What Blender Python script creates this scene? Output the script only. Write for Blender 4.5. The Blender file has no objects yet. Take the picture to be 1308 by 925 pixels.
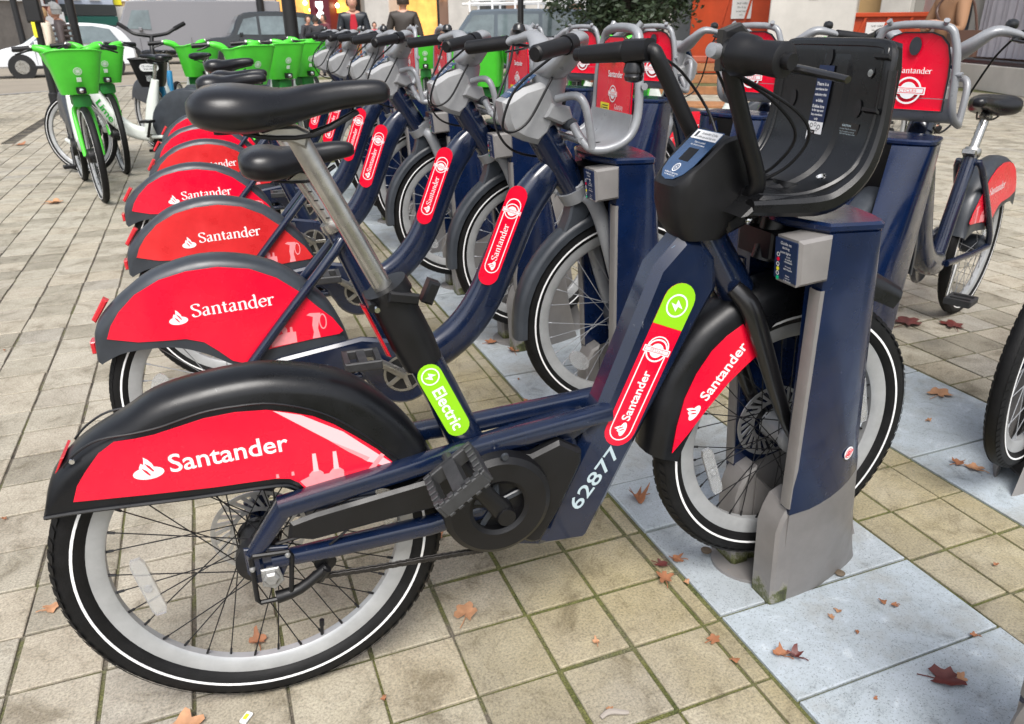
import bpy, bmesh, math, random
from mathutils import Vector, Matrix
R = math.radians
random.seed(7)
C = bpy.context.scene.collection
sc = bpy.context.scene

# ---------------------------------------------------------------- camera
YAW, PITCH, ROLL, CAMH, F = 0.3672, 0.4166, -0.0092, 1.1929, 970.1
cam = bpy.data.cameras.new('camera'); camo = bpy.data.objects.new('camera', cam); C.objects.link(camo)
cam.sensor_width = 36; cam.lens = F / 1308 * 36; cam.clip_end = 600; cam.clip_start = 0.02
cam.dof.use_dof = True; cam.dof.focus_distance = 1.75; cam.dof.aperture_fstop = 9.0
fw = Vector((0, math.cos(PITCH), -math.sin(PITCH))); rt = Vector((1, 0, 0)); dn = Vector((0, -math.sin(PITCH), -math.cos(PITCH)))
rt2 = math.cos(ROLL) * rt - math.sin(ROLL) * dn; dn2 = math.sin(ROLL) * rt + math.cos(ROLL) * dn
M3 = Matrix((rt2, -dn2, -fw)).transposed()
M3 = Matrix.Rotation(-YAW, 3, 'Z') @ M3
camo.matrix_world = Matrix.Translation((0, 0, CAMH)) @ M3.to_4x4()
sc.camera = camo
# ---------------------------------------------------------------- light
SUN_EL, SUN_AZ = 55, 200
w = bpy.data.worlds.new('World'); sc.world = w; w.use_nodes = True
nt = w.node_tree; bg = nt.nodes['Background']
sky = nt.nodes.new('ShaderNodeTexSky'); sky.sky_type = 'NISHITA'; sky.sun_disc = False
sky.sun_elevation = R(SUN_EL); sky.sun_rotation = R(SUN_AZ); sky.air_density = 0.9; sky.dust_density = 3.0; sky.ozone_density = 0.6
hs = nt.nodes.new('ShaderNodeHueSaturation'); hs.inputs['Saturation'].default_value = 0.42
nt.links.new(sky.outputs[0], hs.inputs['Color']); nt.links.new(hs.outputs[0], bg.inputs[0]); bg.inputs[1].default_value = 0.138
sl = bpy.data.lights.new('sun', 'SUN'); sl.energy = 2.1; sl.angle = R(30); sl.color = (1, 0.965, 0.92)
so = bpy.data.objects.new('sun', sl); C.objects.link(so)
# sun_rotation is clockwise from +Y seen from above
az = R(SUN_AZ); sdir = Vector((math.sin(az) * math.cos(R(SUN_EL)), math.cos(az) * math.cos(R(SUN_EL)), math.sin(R(SUN_EL))))
so.rotation_euler = sdir.to_track_quat('Z', 'Y').to_euler()
sc.view_settings.view_transform = 'Standard'; sc.view_settings.look = 'None'; sc.view_settings.gamma = 1
sc.view_settings.exposure = 0.74; sc.view_settings.use_curve_mapping = False

# ---------------------------------------------------------------- materials
MATS = {}
def mat(name, col, rough=0.5, metal=0.0, speck=0.0, sscale=70.0, coat=0.0, noise=0.0, nscale=30.0, bump=0.0, bscale=200.0, emit=0.0, alpha=1.0, trans=0.0, rvar=0.0, dark=None, spec=0.5):
    if name in MATS: return MATS[name]
    m = bpy.data.materials.new(name); m.use_nodes = True; t = m.node_tree; b = t.nodes['Principled BSDF']
    b.inputs['Base Color'].default_value = (*col, 1); b.inputs['Roughness'].default_value = rough; b.inputs['Metallic'].default_value = metal
    b.inputs['Coat Weight'].default_value = coat; b.inputs['Coat Roughness'].default_value = 0.08; b.inputs['Specular IOR Level'].default_value = spec
    if trans: b.inputs['Transmission Weight'].default_value = trans
    if emit: b.inputs['Emission Color'].default_value = (*col, 1); b.inputs['Emission Strength'].default_value = emit
    tc = t.nodes.new('ShaderNodeTexCoord')
    if noise:
        n = t.nodes.new('ShaderNodeTexNoise'); n.inputs['Scale'].default_value = nscale; n.inputs['Detail'].default_value = 6; n.inputs['Roughness'].default_value = 0.65
        t.links.new(tc.outputs['Object'], n.inputs['Vector'])
        r = t.nodes.new('ShaderNodeValToRGB'); r.color_ramp.elements[0].position = 0.32; r.color_ramp.elements[1].position = 0.72
        d = dark if dark else tuple(c * (1 - noise) for c in col)
        r.color_ramp.elements[0].color = (*d, 1); r.color_ramp.elements[1].color = (*[min(1, c * (1 + noise * 0.5)) for c in col], 1)
        t.links.new(n.outputs['Fac'], r.inputs['Fac']); t.links.new(r.outputs['Color'], b.inputs['Base Color'])
    if speck:
        mp = t.nodes.new('ShaderNodeMapping'); mp.inputs['Scale'].default_value = (1, 1, .45); t.links.new(tc.outputs['Object'], mp.inputs[0])
        ns = t.nodes.new('ShaderNodeTexNoise'); ns.inputs['Scale'].default_value = sscale; ns.inputs['Detail'].default_value = 5; ns.inputs['Roughness'].default_value = .8; ns.inputs['Distortion'].default_value = 1.5; t.links.new(mp.outputs[0], ns.inputs['Vector'])
        rs = t.nodes.new('ShaderNodeValToRGB'); rs.color_ramp.elements[0].position = .675; rs.color_ramp.elements[1].position = .715; rs.color_ramp.elements[0].color = (0, 0, 0, 1); rs.color_ramp.elements[1].color = (speck, speck, speck, 1); t.links.new(ns.outputs['Fac'], rs.inputs['Fac'])
        mxs = t.nodes.new('ShaderNodeMixRGB'); mxs.inputs[2].default_value = (.33, .34, .34, 1); t.links.new(rs.outputs[0], mxs.inputs[0])
        if b.inputs['Base Color'].links: t.links.new(b.inputs['Base Color'].links[0].from_socket, mxs.inputs[1])
        else: mxs.inputs[1].default_value = (*col, 1)
        t.links.new(mxs.outputs[0], b.inputs['Base Color'])
    if rvar:
        n3 = t.nodes.new('ShaderNodeTexNoise'); n3.inputs['Scale'].default_value = 14; n3.inputs['Detail'].default_value = 8
        t.links.new(tc.outputs['Object'], n3.inputs['Vector'])
        mr = t.nodes.new('ShaderNodeMapRange'); mr.inputs[1].default_value = 0.3; mr.inputs[2].default_value = 0.7
        mr.inputs[3].default_value = max(0.02, rough - rvar); mr.inputs[4].default_value = rough + rvar
        t.links.new(n3.outputs['Fac'], mr.inputs[0]); t.links.new(mr.outputs[0], b.inputs['Roughness'])
    if bump:
        n2 = t.nodes.new('ShaderNodeTexNoise'); n2.inputs['Scale'].default_value = bscale; n2.inputs['Detail'].default_value = 3
        t.links.new(tc.outputs['Object'], n2.inputs['Vector'])
        bp = t.nodes.new('ShaderNodeBump'); bp.inputs['Strength'].default_value = bump; bp.inputs['Distance'].default_value = 0.002
        t.links.new(n2.outputs['Fac'], bp.inputs['Height']); t.links.new(bp.outputs[0], b.inputs['Normal'])
    MATS[name] = m; return m
NAVY = mat('navy_paint', (0.0032, 0.0095, 0.033), 0.28, 0, coat=0.8, speck=.6, sscale=55, noise=0.25, nscale=9, rvar=0.1)
NAVYD = mat('navy_dock_paint', (0.0034, 0.0125, 0.050), 0.24, 0, coat=0.35, speck=.5, sscale=40, noise=0.35, nscale=5, rvar=0.12)
BLK = mat('black_plastic', (0.006, 0.006, 0.007), 0.42, spec=0.4, noise=0.3, nscale=20, bump=0.12, bscale=700, rvar=0.1)
BLKM = mat('matt_black_mudguard', (0.006, 0.0065, 0.008), 0.33, spec=0.4, speck=.22, sscale=45, noise=0.5, nscale=7, bump=0.05, bscale=900, rvar=0.12)
BLKG = mat('gloss_black', (0.006, 0.006, 0.007), 0.3, coat=0.3)
NUT = mat('dull_steel', (.36, .36, .35), .5, .6, noise=.3, nscale=60)
RUB = mat('rubber', (0.007, 0.007, 0.0075), 0.6, spec=0.25, speck=.12, sscale=35, noise=0.55, nscale=28, bump=0.35, bscale=420, rvar=0.1)
SAD = mat('saddle_vinyl', (0.006, 0.006, 0.0075), 0.31, noise=0.3, nscale=12, bump=0.12, bscale=900, rvar=0.08)
GREY = mat('grey_plastic', (0.036, 0.042, 0.051), 0.38, speck=.3, noise=0.3, nscale=10, bump=0.06, bscale=600, rvar=0.1)
SILV = mat('silver_paint', (0.27, 0.28, 0.295), 0.36, 0.15, speck=.3, noise=0.15, nscale=15, rvar=0.12)
SILV2 = mat('grey_console', (0.30, 0.305, 0.31), 0.45, 0, speck=.2, noise=0.12, nscale=20, bump=0.05, bscale=500)
ALU = mat('brushed_steel', (0.5, 0.49, 0.46), 0.3, 0.9, noise=0.35, nscale=16, rvar=0.14)
RIM = mat('rim_silver', (0.42, 0.43, 0.435), 0.42, 0.35, noise=0.2, nscale=12, rvar=0.1)
CHR = mat('chrome', (0.75, 0.75, 0.75), 0.12, 1.0)
CHAIN = mat('oily_chain', (0.05, 0.047, 0.045), 0.4, 0.7, noise=0.4, nscale=80)
RED = mat('red_decal', (0.80, 0.002, 0.03), 0.3, speck=.35, sscale=50, coat=0.3, noise=0.12, nscale=5, rvar=0.1)
REDO = mat('faded_red_decal', (0.66, 0.022, 0.026), 0.36, coat=0.2, noise=0.2, nscale=7, rvar=0.12)
PINK = mat('pink_print', (0.88, 0.3, 0.32), 0.35, noise=0.12, nscale=60)
PINK2 = mat('pale_pink_print', (0.88, 0.5, 0.52), 0.35)
WHT = mat('white_vinyl', (0.82, 0.82, 0.82), 0.4)
GRN = mat('lime_decal', (0.27, 0.62, 0.01), 0.35, coat=0.2)
PALE = mat('pale_blue_number', (0.42, 0.52, 0.56), 0.45)
REFL = mat('clear_reflector', (0.75, 0.77, 0.78), 0.22, bump=0.8, bscale=700, coat=0.5, trans=0.72)
REFR = mat('red_reflector', (0.55, 0.01, 0.02), 0.15, coat=0.8, bump=0.3, bscale=900)
DGREY = mat('dock_grey', (0.20, 0.19, 0.183), 0.45, speck=.3, sscale=30, noise=0.22, nscale=6, bump=0.08, bscale=160, rvar=0.1)
PANELB = mat('sticker_navy', (0.010, 0.022, 0.07), 0.4)
PEDM = mat('pedal_plastic', (0.035, 0.036, 0.038), 0.5, noise=.3, nscale=40, bump=.2, bscale=500)
LBLUE = mat('console_blue', (0.03, 0.075, 0.17), 0.25, coat=0.5, noise=0.15, nscale=40)
YEL = mat('warning_yellow', (0.8, 0.72, 0.03), 0.4)
LGRN = mat('lime_bike_green', (0.075, 0.60, 0.035), 0.42, coat=0.15, noise=0.12, nscale=8)
LWHT = mat('lime_bike_white', (0.66, 0.7, 0.66), 0.4, noise=0.1, nscale=10)
CYAN = mat('cyan_frame', (0.02, 0.25, 0.5), 0.4)
STONE = mat('portland_stone', (0.52, 0.5, 0.465), 0.8, noise=0.18, nscale=1.2, bump=0.1, bscale=30)
TERRA = mat('terracotta_metal', (0.34, 0.075, 0.035), 0.5, noise=0.2, nscale=9)
WOOD = mat('bench_wood', (0.33, 0.15, 0.06), 0.55, noise=0.35, nscale=14)
ORNG = mat('orange_skip', (0.62, 0.07, 0.012), 0.45, noise=0.25, nscale=1.5)
GLASS = mat('dark_glass', (0.03, 0.035, 0.038), 0.06, spec=0.8)
GLASSL = mat('car_glass', (0.13, 0.17, 0.18), 0.05, spec=0.9, noise=0.5, nscale=1.5)
IRON = mat('black_iron', (0.01, 0.01, 0.011), 0.4)

def mossy():
    m = DGREY.copy(); m.name = 'dock_foot_grey'; t = m.node_tree; b_ = t.nodes['Principled BSDF']; src = b_.inputs['Base Color'].links[0].from_socket
    tc = t.nodes.new('ShaderNodeTexCoord'); sx = t.nodes.new('ShaderNodeSeparateXYZ'); t.links.new(tc.outputs['Object'], sx.inputs[0])
    n = t.nodes.new('ShaderNodeTexNoise'); n.inputs['Scale'].default_value = 22; n.inputs['Detail'].default_value = 8; n.inputs['Roughness'].default_value = .75; t.links.new(tc.outputs['Object'], n.inputs['Vector'])
    mr = t.nodes.new('ShaderNodeMapRange'); mr.inputs[1].default_value = 0.0; mr.inputs[2].default_value = .13; mr.inputs[3].default_value = .20; mr.inputs[4].default_value = -.34; t.links.new(sx.outputs['Z'], mr.inputs[0])
    ad = t.nodes.new('ShaderNodeMath'); ad.operation = 'ADD'; t.links.new(n.outputs['Fac'], ad.inputs[0]); t.links.new(mr.outputs[0], ad.inputs[1])
    r = t.nodes.new('ShaderNodeValToRGB'); e = r.color_ramp.elements; e[0].position = .50; e[0].color = (0, 0, 0, 1); e[1].position = .64; e[1].color = (1, 1, 1, 1); t.links.new(ad.outputs[0], r.inputs['Fac'])
    r2 = t.nodes.new('ShaderNodeValToRGB'); e = r2.color_ramp.elements; e[0].position = .53; e[0].color = (.33, .31, .26, 1); e[1].position = .72; e[1].color = (.03, .032, .012, 1); q = e.new(.60); q.color = (.10, .11, .03, 1); t.links.new(ad.outputs[0], r2.inputs['Fac'])
    mx = t.nodes.new('ShaderNodeMixRGB'); t.links.new(r.outputs[0], mx.inputs[0]); t.links.new(src, mx.inputs[1]); t.links.new(r2.outputs[0], mx.inputs[2]); t.links.new(mx.outputs[0], b_.inputs['Base Color']); return m
DFOOT = mossy()
# ---------------------------------------------------------------- mesh builder
def link(name, me, parent=None, mats=()):
    o = bpy.data.objects.new(name, me); C.objects.link(o)
    for m in mats: me.materials.append(m)
    if parent is not None: o.parent = parent
    return o
class MB:
    def __init__(s): s.v = []; s.f = []; s.m = []
    def add(s, vs, fs, mi=0):
        b = len(s.v); s.v += [tuple(v) for v in vs]; s.f += [tuple(b + i for i in f) for f in fs]; s.m += [mi] * len(fs); return s
    def tube(s, pts, r, n=10, mi=0, caps=True, closed=False, flat=1.0, up=None, power=1.0, smooth=0):
        P = [Vector(p) for p in pts]
        rr = list(r) if isinstance(r, (list, tuple)) else [r] * len(P)
        if smooth:
            Q = []; q = []
            L = len(P)
            for i in range(L - 1 if not closed else L):
                p0 = P[max(i - 1, 0)] if not closed else P[i - 1]; p1 = P[i]; p2 = P[(i + 1) % L]; p3 = P[min(i + 2, L - 1)] if not closed else P[(i + 2) % L]
                for k in range(smooth):
                    t = k / smooth
                    Q.append(0.5 * ((2 * p1) + (p2 - p0) * t + (2 * p0 - 5 * p1 + 4 * p2 - p3) * t * t + (3 * p1 - p0 - 3 * p2 + p3) * t ** 3))
                    q.append(rr[i] * (1 - t) + rr[(i + 1) % L] * t)
            if not closed: Q.append(P[-1]); q.append(rr[-1])
            P, rr = Q, q
        L = len(P); nrm = None; rings = []
        for i in range(L):
            a = P[i - 1] if (i > 0 or closed) else P[i]; b = P[(i + 1) % L] if (i < L - 1 or closed) else P[i]
            d = (b - a).normalized()
            if up is not None:
                nn = Vector(up); nn = (nn - d * nn.dot(d)).normalized()
            elif nrm is None:
                ref = Vector((0, 0, 1)) if abs(d.z) < 0.9 else Vector((1, 0, 0))
                nn = (ref - d * ref.dot(d)).normalized()
            else: nn = (nrm - d * nrm.dot(d)).normalized()
            nrm = nn; bb = d.cross(nn)
            ring = []
            for k in range(n):
                th = 2 * math.pi * (k + 0.5) / n; c, si = math.cos(th), math.sin(th)
                c2 = math.copysign(abs(c) ** power, c); s2 = math.copysign(abs(si) ** power, si)
                ring.append(P[i] + rr[i] * (nn * c2 * flat + bb * s2))
            rings.append(ring)
        vs = [v for rg in rings for v in rg]; fs = []
        for i in range(L if closed else L - 1):
            for k in range(n):
                j = (i + 1) % L
                fs.append((i * n + k, i * n + (k + 1) % n, j * n + (k + 1) % n, j * n + k))
        if caps and not closed:
            fs.append(tuple(range(n))[::-1]); fs.append(tuple((L - 1) * n + k for k in range(n)))
        return s.add(vs, fs, mi)
    def prism(s, poly, y0, y1, ch=0.0, mi=0, T=None):
        # poly in (x,z); extruded along y from y0 (near) to y1
        n = len(poly)
        ar = sum(poly[i][0] * poly[(i + 1) % n][1] - poly[(i + 1) % n][0] * poly[i][1] for i in range(n))
        if ar < 0: poly = poly[::-1]
        if ch > 0:
            ins = []
            for i in range(n):
                p0, p1, p2 = Vector(poly[i - 1]), Vector(poly[i]), Vector(poly[(i + 1) % n])
                e1 = (p1 - p0).normalized(); e2 = (p2 - p1).normalized()
                n1 = Vector((-e1.y, e1.x)); n2 = Vector((-e2.y, e2.x)); nn = n1 + n2
                k = max(nn.dot(n1), 0.5)
                ins.append(p1 + nn * (ch / k))
            lo = [ins, poly, poly, ins]; ys = [y0, y0 + ch, y1 - ch, y1]
        else: lo = [poly, poly]; ys = [y0, y1]
        vs = []
        for l, y in zip(lo, ys): vs += [Vector((p[0], y, p[1])) for p in l]
        if T: vs = [T(v) for v in vs]
        fs = [tuple(range(n))]
        K = len(lo)
        for a in range(K - 1):
            for i in range(n):
                j = (i + 1) % n; fs.append((a * n + j, a * n + i, (a + 1) * n + i, (a + 1) * n + j))
        fs.append(tuple((K - 1) * n + i for i in range(n))[::-1])
        return s.add(vs, fs, mi)
    def box(s, c, d, ch=0.0, mi=0, rz=0.0, ry=0.0):
        x, y, z = d[0] / 2, d[1] / 2, d[2] / 2
        M = Matrix.Translation(c) @ Matrix.Rotation(rz, 4, 'Z') @ Matrix.Rotation(ry, 4, 'Y')
        return s.prism([(-x, -z), (x, -z), (x, z), (-x, z)], -y, y, ch, mi, T=lambda v: M @ v)
    def lathe(s, prof, c, axis, n=24, mi=0):
        a = Vector(axis).normalized(); ref = Vector((0, 0, 1)) if abs(a.z) < 0.9 else Vector((1, 0, 0))
        u = a.cross(ref).normalized(); v = a.cross(u); c = Vector(c); vs = []; fs = []
        for (r, h) in prof:
            for k in range(n):
                t = 2 * math.pi * k / n; vs.append(c + a * h + (u * math.cos(t) + v * math.sin(t)) * r)
        for i in range(len(prof) - 1):
            for k in range(n): fs.append((i * n + k, i * n + (k + 1) % n, (i + 1) * n + (k + 1) % n, (i + 1) * n + k))
        fs.append(tuple(range(n))[::-1]); fs.append(tuple((len(prof) - 1) * n + k for k in range(n)))
        return s.add(vs, fs, mi)
    def revolve(s, prof, c, n=72, mi=0, closed=True):
        # ring around Y axis through c; prof list of (r, y)
        c = Vector(c); vs = []; fs = []; m = len(prof)
        for k in range(n):
            t = 2 * math.pi * k / n
            for (r, y) in prof: vs.append(c + Vector((r * math.cos(t), y, r * math.sin(t))))
        for k in range(n):
            for i in range(m if closed else m - 1):
                j = (i + 1) % m; k2 = (k + 1) % n
                fs.append((k * m + i, k * m + j, k2 * m + j, k2 * m + i))
        return s.add(vs, fs, mi)
    def grid(s, rows, mi=0, closed=False):
        n = len(rows[0]); vs = [v for r in rows for v in r]; fs = []
        for i in range(len(rows) - 1):
            for k in range(n if closed else n - 1):
                j = (k + 1) % n; fs.append((i * n + k, i * n + j, (i + 1) * n + j, (i + 1) * n + k))
        return s.add(vs, fs, mi)
    def build(s, name, mats, parent=None, ang=38, solid=0.0, loc=None, smooth=True):
        me = bpy.data.meshes.new(name); me.from_pydata([tuple(v) for v in s.v], [], s.f)
        if not isinstance(mats, (list, tuple)): mats = [mats]
        for m in mats: me.materials.append(m)
        me.polygons.foreach_set('material_index', s.m)
        bm = bmesh.new(); bm.from_mesh(me)
        if solid:
            bmesh.ops.recalc_face_normals(bm, faces=bm.faces); bmesh.ops.solidify(bm, geom=list(bm.faces), thickness=solid)
        bmesh.ops.recalc_face_normals(bm, faces=bm.faces)
        bm.to_mesh(me); bm.free()
        if smooth:
            me.polygons.foreach_set('use_smooth', [True] * len(me.polygons)); me.set_sharp_from_angle(angle=R(ang))
        o = bpy.data.objects.new(name, me); C.objects.link(o)
        if parent is not None: o.parent = parent
        if loc: o.location = loc
        return o
def tag(o, label, cat, group=None, kind=None):
    if label: o['label'] = label
    if cat: o['category'] = cat
    if group: o['group'] = group
    if kind: o['kind'] = kind
    return o
def empty(name, loc, rz=0.0):
    o = bpy.data.objects.new(name, None); C.objects.link(o); o.location = loc; o.rotation_euler = (0, 0, rz); o.empty_display_size = 0.1; return o
def copy_tree(o, parent=None):
    c = o.copy(); C.objects.link(c)
    if parent is not None: c.parent = parent
    for ch in list(o.children): copy_tree(ch, c)
    return c
def struct(o): o['kind'] = 'structure'; return o

# ---------------------------------------------------------------- flat print helpers
def frame(o, ex, ey):
    o = Vector(o); ex = Vector(ex).normalized(); ey = Vector(ey); ey = (ey - ex * ey.dot(ex)).normalized(); en = ex.cross(ey)
    return lambda u, v, h=0.0: o + ex * u + ey * v + en * h
def flat(mb, T, poly, h0, h1, mi=0):
    n = len(poly); vs = [T(u, v, h1) for u, v in poly] + [T(u, v, h0) for u, v in poly]
    fs = [tuple(range(n))] + [(i, n + i, n + (i + 1) % n, (i + 1) % n) for i in range(n)]
    mb.add(vs, fs, mi)
def capsule(L, W, n=10):
    r = W / 2; p = []
    for k in range(n + 1): t = -math.pi / 2 + math.pi * k / n; p.append((L / 2 - r + r * math.cos(t), r * math.sin(t)))
    for k in range(n + 1): t = math.pi / 2 + math.pi * k / n; p.append((-L / 2 + r + r * math.cos(t), r * math.sin(t)))
    return p
def ell(cx, cy, a, b, n=28): return [(cx + a * math.cos(2 * math.pi * k / n), cy + b * math.sin(2 * math.pi * k / n)) for k in range(n)]
def ringf(mb, T, outer, inner, h0, h1, mi=0):
    n = len(outer); vs = [T(u, v, h1) for u, v in outer] + [T(u, v, h1) for u, v in inner]
    mb.add(vs, [(i, (i + 1) % n, n + (i + 1) % n, n + i) for i in range(n)], mi)
TC = {}
def text_mesh(body, bold=0.0):
    k = (body, bold)
    if k in TC: return TC[k]
    cu = bpy.data.curves.new('t', 'FONT'); cu.body = body; cu.size = 1; cu.align_x = 'CENTER'; cu.align_y = 'CENTER'; cu.offset = bold; cu.resolution_u = 3; cu.space_line = 1.05
    o = bpy.data.objects.new('t', cu); C.objects.link(o); dg = bpy.context.evaluated_depsgraph_get(); dg.update()
    me = bpy.data.meshes.new_from_object(o.evaluated_get(dg))
    r = ([v.co.copy() for v in me.vertices], [tuple(p.vertices) for p in me.polygons])
    bpy.data.objects.remove(o); bpy.data.curves.remove(cu); bpy.data.meshes.remove(me); TC[k] = r; return r
def text(mb, T, body, w=None, hgt=None, c=(0, 0), h=0.0, rot=0.0, bold=0.0, mi=0):
    vs, fs = text_mesh(body, bold)
    if not vs: return
    x0, x1 = min(v.x for v in vs), max(v.x for v in vs); y0, y1 = min(v.y for v in vs), max(v.y for v in vs)
    sx = (w / (x1 - x0)) if w else hgt / (y1 - y0); sy = (hgt / (y1 - y0)) if hgt else sx
    ca, sa = math.cos(rot), math.sin(rot); out = []
    for v in vs:
        x = (v.x - (x0 + x1) / 2) * sx; y = (v.y - (y0 + y1) / 2) * sy
        out.append(T(c[0] + ca * x - sa * y, c[1] + sa * x + ca * y, h))
    mb.add(out, fs, mi)
# serif letters written with a broad nib
SER = {
 'S': (0.56, [[(.47, .56), (.45, .66), (.30, .70), (.14, .66), (.10, .54), (.18, .43), (.36, .33), (.46, .22), (.44, .08), (.30, .0), (.13, .03), (.07, .16)]]),
 'a': (0.48, [[(.08, .38), (.16, .46), (.28, .46), (.33, .38), (.33, .08), (.38, .02), (.45, .06)], [(.33, .28), (.17, .24), (.08, .15), (.10, .04), (.20, .0), (.33, .09)]]),
 'n': (0.58, [[(.04, .45), (.13, .45), (.13, .01)], [(.13, .36), (.24, .46), (.37, .46), (.43, .36), (.43, .01)], [(.04, .01), (.22, .01)], [(.34, .01), (.53, .01)]]),
 't': (0.34, [[(.15, .60), (.15, .10), (.20, .02), (.31, .05)], [(.03, .44), (.30, .44)]]),
 'd': (0.55, [[(.30, .70), (.40, .70), (.40, .02), (.50, .02)], [(.40, .38), (.30, .46), (.16, .43), (.06, .30), (.07, .12), (.17, .01), (.28, .01), (.40, .10)]]),
 'e': (0.46, [[(.08, .26), (.40, .28), (.38, .40), (.27, .46), (.14, .41), (.06, .28), (.08, .12), (.18, .01), (.30, .01), (.41, .09)]]),
 'r': (0.40, [[(.04, .45), (.13, .45), (.13, .01)], [(.13, .32), (.22, .44), (.33, .46), (.37, .40)], [(.04, .01), (.24, .01)]]),
}
def serif(mb, T, word, w, c=(0, 0), h=0.0, rot=0.0, mi=0):
    tot = sum(SER[ch][0] for ch in word); k = w / tot; ca, sa = math.cos(rot), math.sin(rot); x = -tot / 2; q = 0
    na, nb, nang = 0.062, 0.02, R(18)
    for ch in word:
        for st in SER[ch][1]:
            P = [Vector(p) for p in st]
            if len(P) > 3:
                Q = []
                for i in range(len(P) - 1):
                    p0, p1, p2, p3 = P[max(i - 1, 0)], P[i], P[i + 1], P[min(i + 2, len(P) - 1)]
                    for j in range(4):
                        t = j / 4; Q.append(0.5 * ((2 * p1) + (p2 - p0) * t + (2 * p0 - 5 * p1 + 4 * p2 - p3) * t * t + (3 * p1 - p0 - 3 * p2 + p3) * t ** 3))
                P = Q + [P[-1]]
            row = []
            for i, p in enumerate(P):
                d = (P[min(i + 1, len(P) - 1)] - P[max(i - 1, 0)]).normalized(); nn = Vector((-d.y, d.x)); ph = math.atan2(nn.y, nn.x) - nang
                hw = math.hypot(na * math.cos(ph), nb * math.sin(ph))
                for sg in (-1, 1):
                    u = (p.x + nn.x * hw * sg + x) * k; v = (p.y - 0.3 + nn.y * hw * sg) * k
                    row.append(T(c[0] + ca * u - sa * v, c[1] + sa * u + ca * v, h + q * 1e-6))
            m = len(P); mb.add(row, [(2 * i, 2 * i + 1, 2 * i + 3, 2 * i + 2) for i in range(m - 1)], mi); q += 1
        x += SER[ch][0]
def emblem(mb, T, c, wd, h, rot=0.0, mi=0, red=1):
    ca, sa = math.cos(rot), math.sin(rot)
    def tr(p): return [(c[0] + wd * (ca * x - sa * y), c[1] + wd * (sa * x + ca * y)) for x, y in p]
    flat(mb, T, tr([(0.5 * math.cos(t), -.12 + 0.24 * math.sin(t)) for t in [math.pi * 2 * k / 28 for k in range(28)]]), h, h + 2e-4, mi)
    big = [(-.08, -.02), (-.12, .18), (-.07, .35), (-.05, .52), (.07, .40), (.18, .22), (.22, .02), (.1, -.1)]
    flat(mb, T, tr(big), h, h + 3e-4, mi)
    flat(mb, T, tr([(-.22, -.02), (-.26, .14), (-.17, .30), (-.02, .12), (.02, -.1), (-.1, -.1)]), h, h + 2.5e-4, mi)
    for (a, b) in (((-.07, .30), (.17, -.08)), ((-.19, .12), (.03, -.22))):
        (x0, y0), (x1, y1) = a, b; mx, my = (x0 + x1) / 2, (y0 + y1) / 2
        flat(mb, T, tr([(x0, y0), (mx - .035, my - .0), (x1 - .03, y1), (x1 + .03, y1), (mx + .045, my + .03)]), h + 3e-4, h + 5e-4, red)
def roundel(mb, T, c, r, h, rot=0.0, mi=0, red=1, hollow=True, lab=True):
    ringf(mb, T, ell(c[0], c[1], r, r), ell(c[0], c[1], r * .86, r * .86), h, h + 1e-4, mi)
    flat(mb, T, ell(c[0], c[1], r * .62, r * .62), h, h + 2e-4, mi)
    ca, sa = math.cos(rot), math.sin(rot)
    def rc(a, b): return [(c[0] + ca * x - sa * y, c[1] + sa * x + ca * y) for x, y in ((-a, -b), (a, -b), (a, b), (-a, b))]
    flat(mb, T, rc(r * 1.28, r * .27), h + 2e-4, h + 4e-4, mi); flat(mb, T, rc(r * 1.18, r * .19), h + 4e-4, h + 5e-4, red); flat(mb, T, rc(r * 1.12, r * .145), h + 5e-4, h + 6e-4, mi)
    if lab: text(mb, T, 'CYCLES', w=r * 1.3, hgt=r * .2, c=c, h=h + 8e-4, rot=rot, mi=red)
def bolt(mb, T, c, r, h, mi=0):
    ringf(mb, T, ell(c[0], c[1], r, r), ell(c[0], c[1], r * .85, r * .85), h, h + 1e-4, mi)
    flat(mb, T, [(c[0] + r * x, c[1] + r * y) for x, y in ((-.5, -.08), (.12, .62), (.06, .12), (.5, .1), (-.12, -.62), (-.05, -.12))], h, h + 2e-4, mi)

# ================================================================ BIKES
def cr2(pts, k=5):
    P = [Vector(p) for p in pts]; Q = []
    for i in range(len(P) - 1):
        p0, p1, p2, p3 = P[max(i - 1, 0)], P[i], P[i + 1], P[min(i + 2, len(P) - 1)]
        for j in range(k):
            t = j / k; Q.append(0.5 * ((2 * p1) + (p2 - p0) * t + (2 * p0 - 5 * p1 + 4 * p2 - p3) * t * t + (3 * p1 - p0 - 3 * p2 + p3) * t ** 3))
    return Q + [P[-1]]
def xz(pts, y=0.0): return [(p[0], (p[2] if len(p) > 2 else y), p[1]) for p in pts]   # (x, z[, y]) -> 3D
def SIDE(o, d=(1, 0), y=0.0, sgn=-1):
    # print frame on the camera side of a bike (normal -Y), or its far side (sgn=+1)
    ex = Vector((d[0], 0, d[1])).normalized()
    if sgn > 0: ex = -ex
    ey = Vector((-d[1], 0, d[0])) * (1)
    if ex.cross(ey).y * sgn < 0: ey = -ey
    return frame((o[0], y, o[1]), ex, ey)
def fender(name, m, outer, inner, wd, parent, th=0.003, k=5):
    O = cr2(outer, k); I = cr2(inner, k); rows = []
    for a, b in zip(O, I):
        e = (a - b); L = e.length; e.normalize(); s = min(0.03, L * .5)
        prof = [(0, 1), (L * .45, 1.0), (L - s, 1.0), (L - s * .45, .86), (L - s * .1, .55), (L, 0)]
        row = []
        for d, ww in prof: p = b + e * d; row.append((p.x, -wd * ww, p.y))
        for d, ww in prof[-2::-1]: p = b + e * d; row.append((p.x, wd * ww, p.y))
        rows.append(row)
    return MB().grid(rows).build(name, m, parent, ang=50, solid=th)
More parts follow.
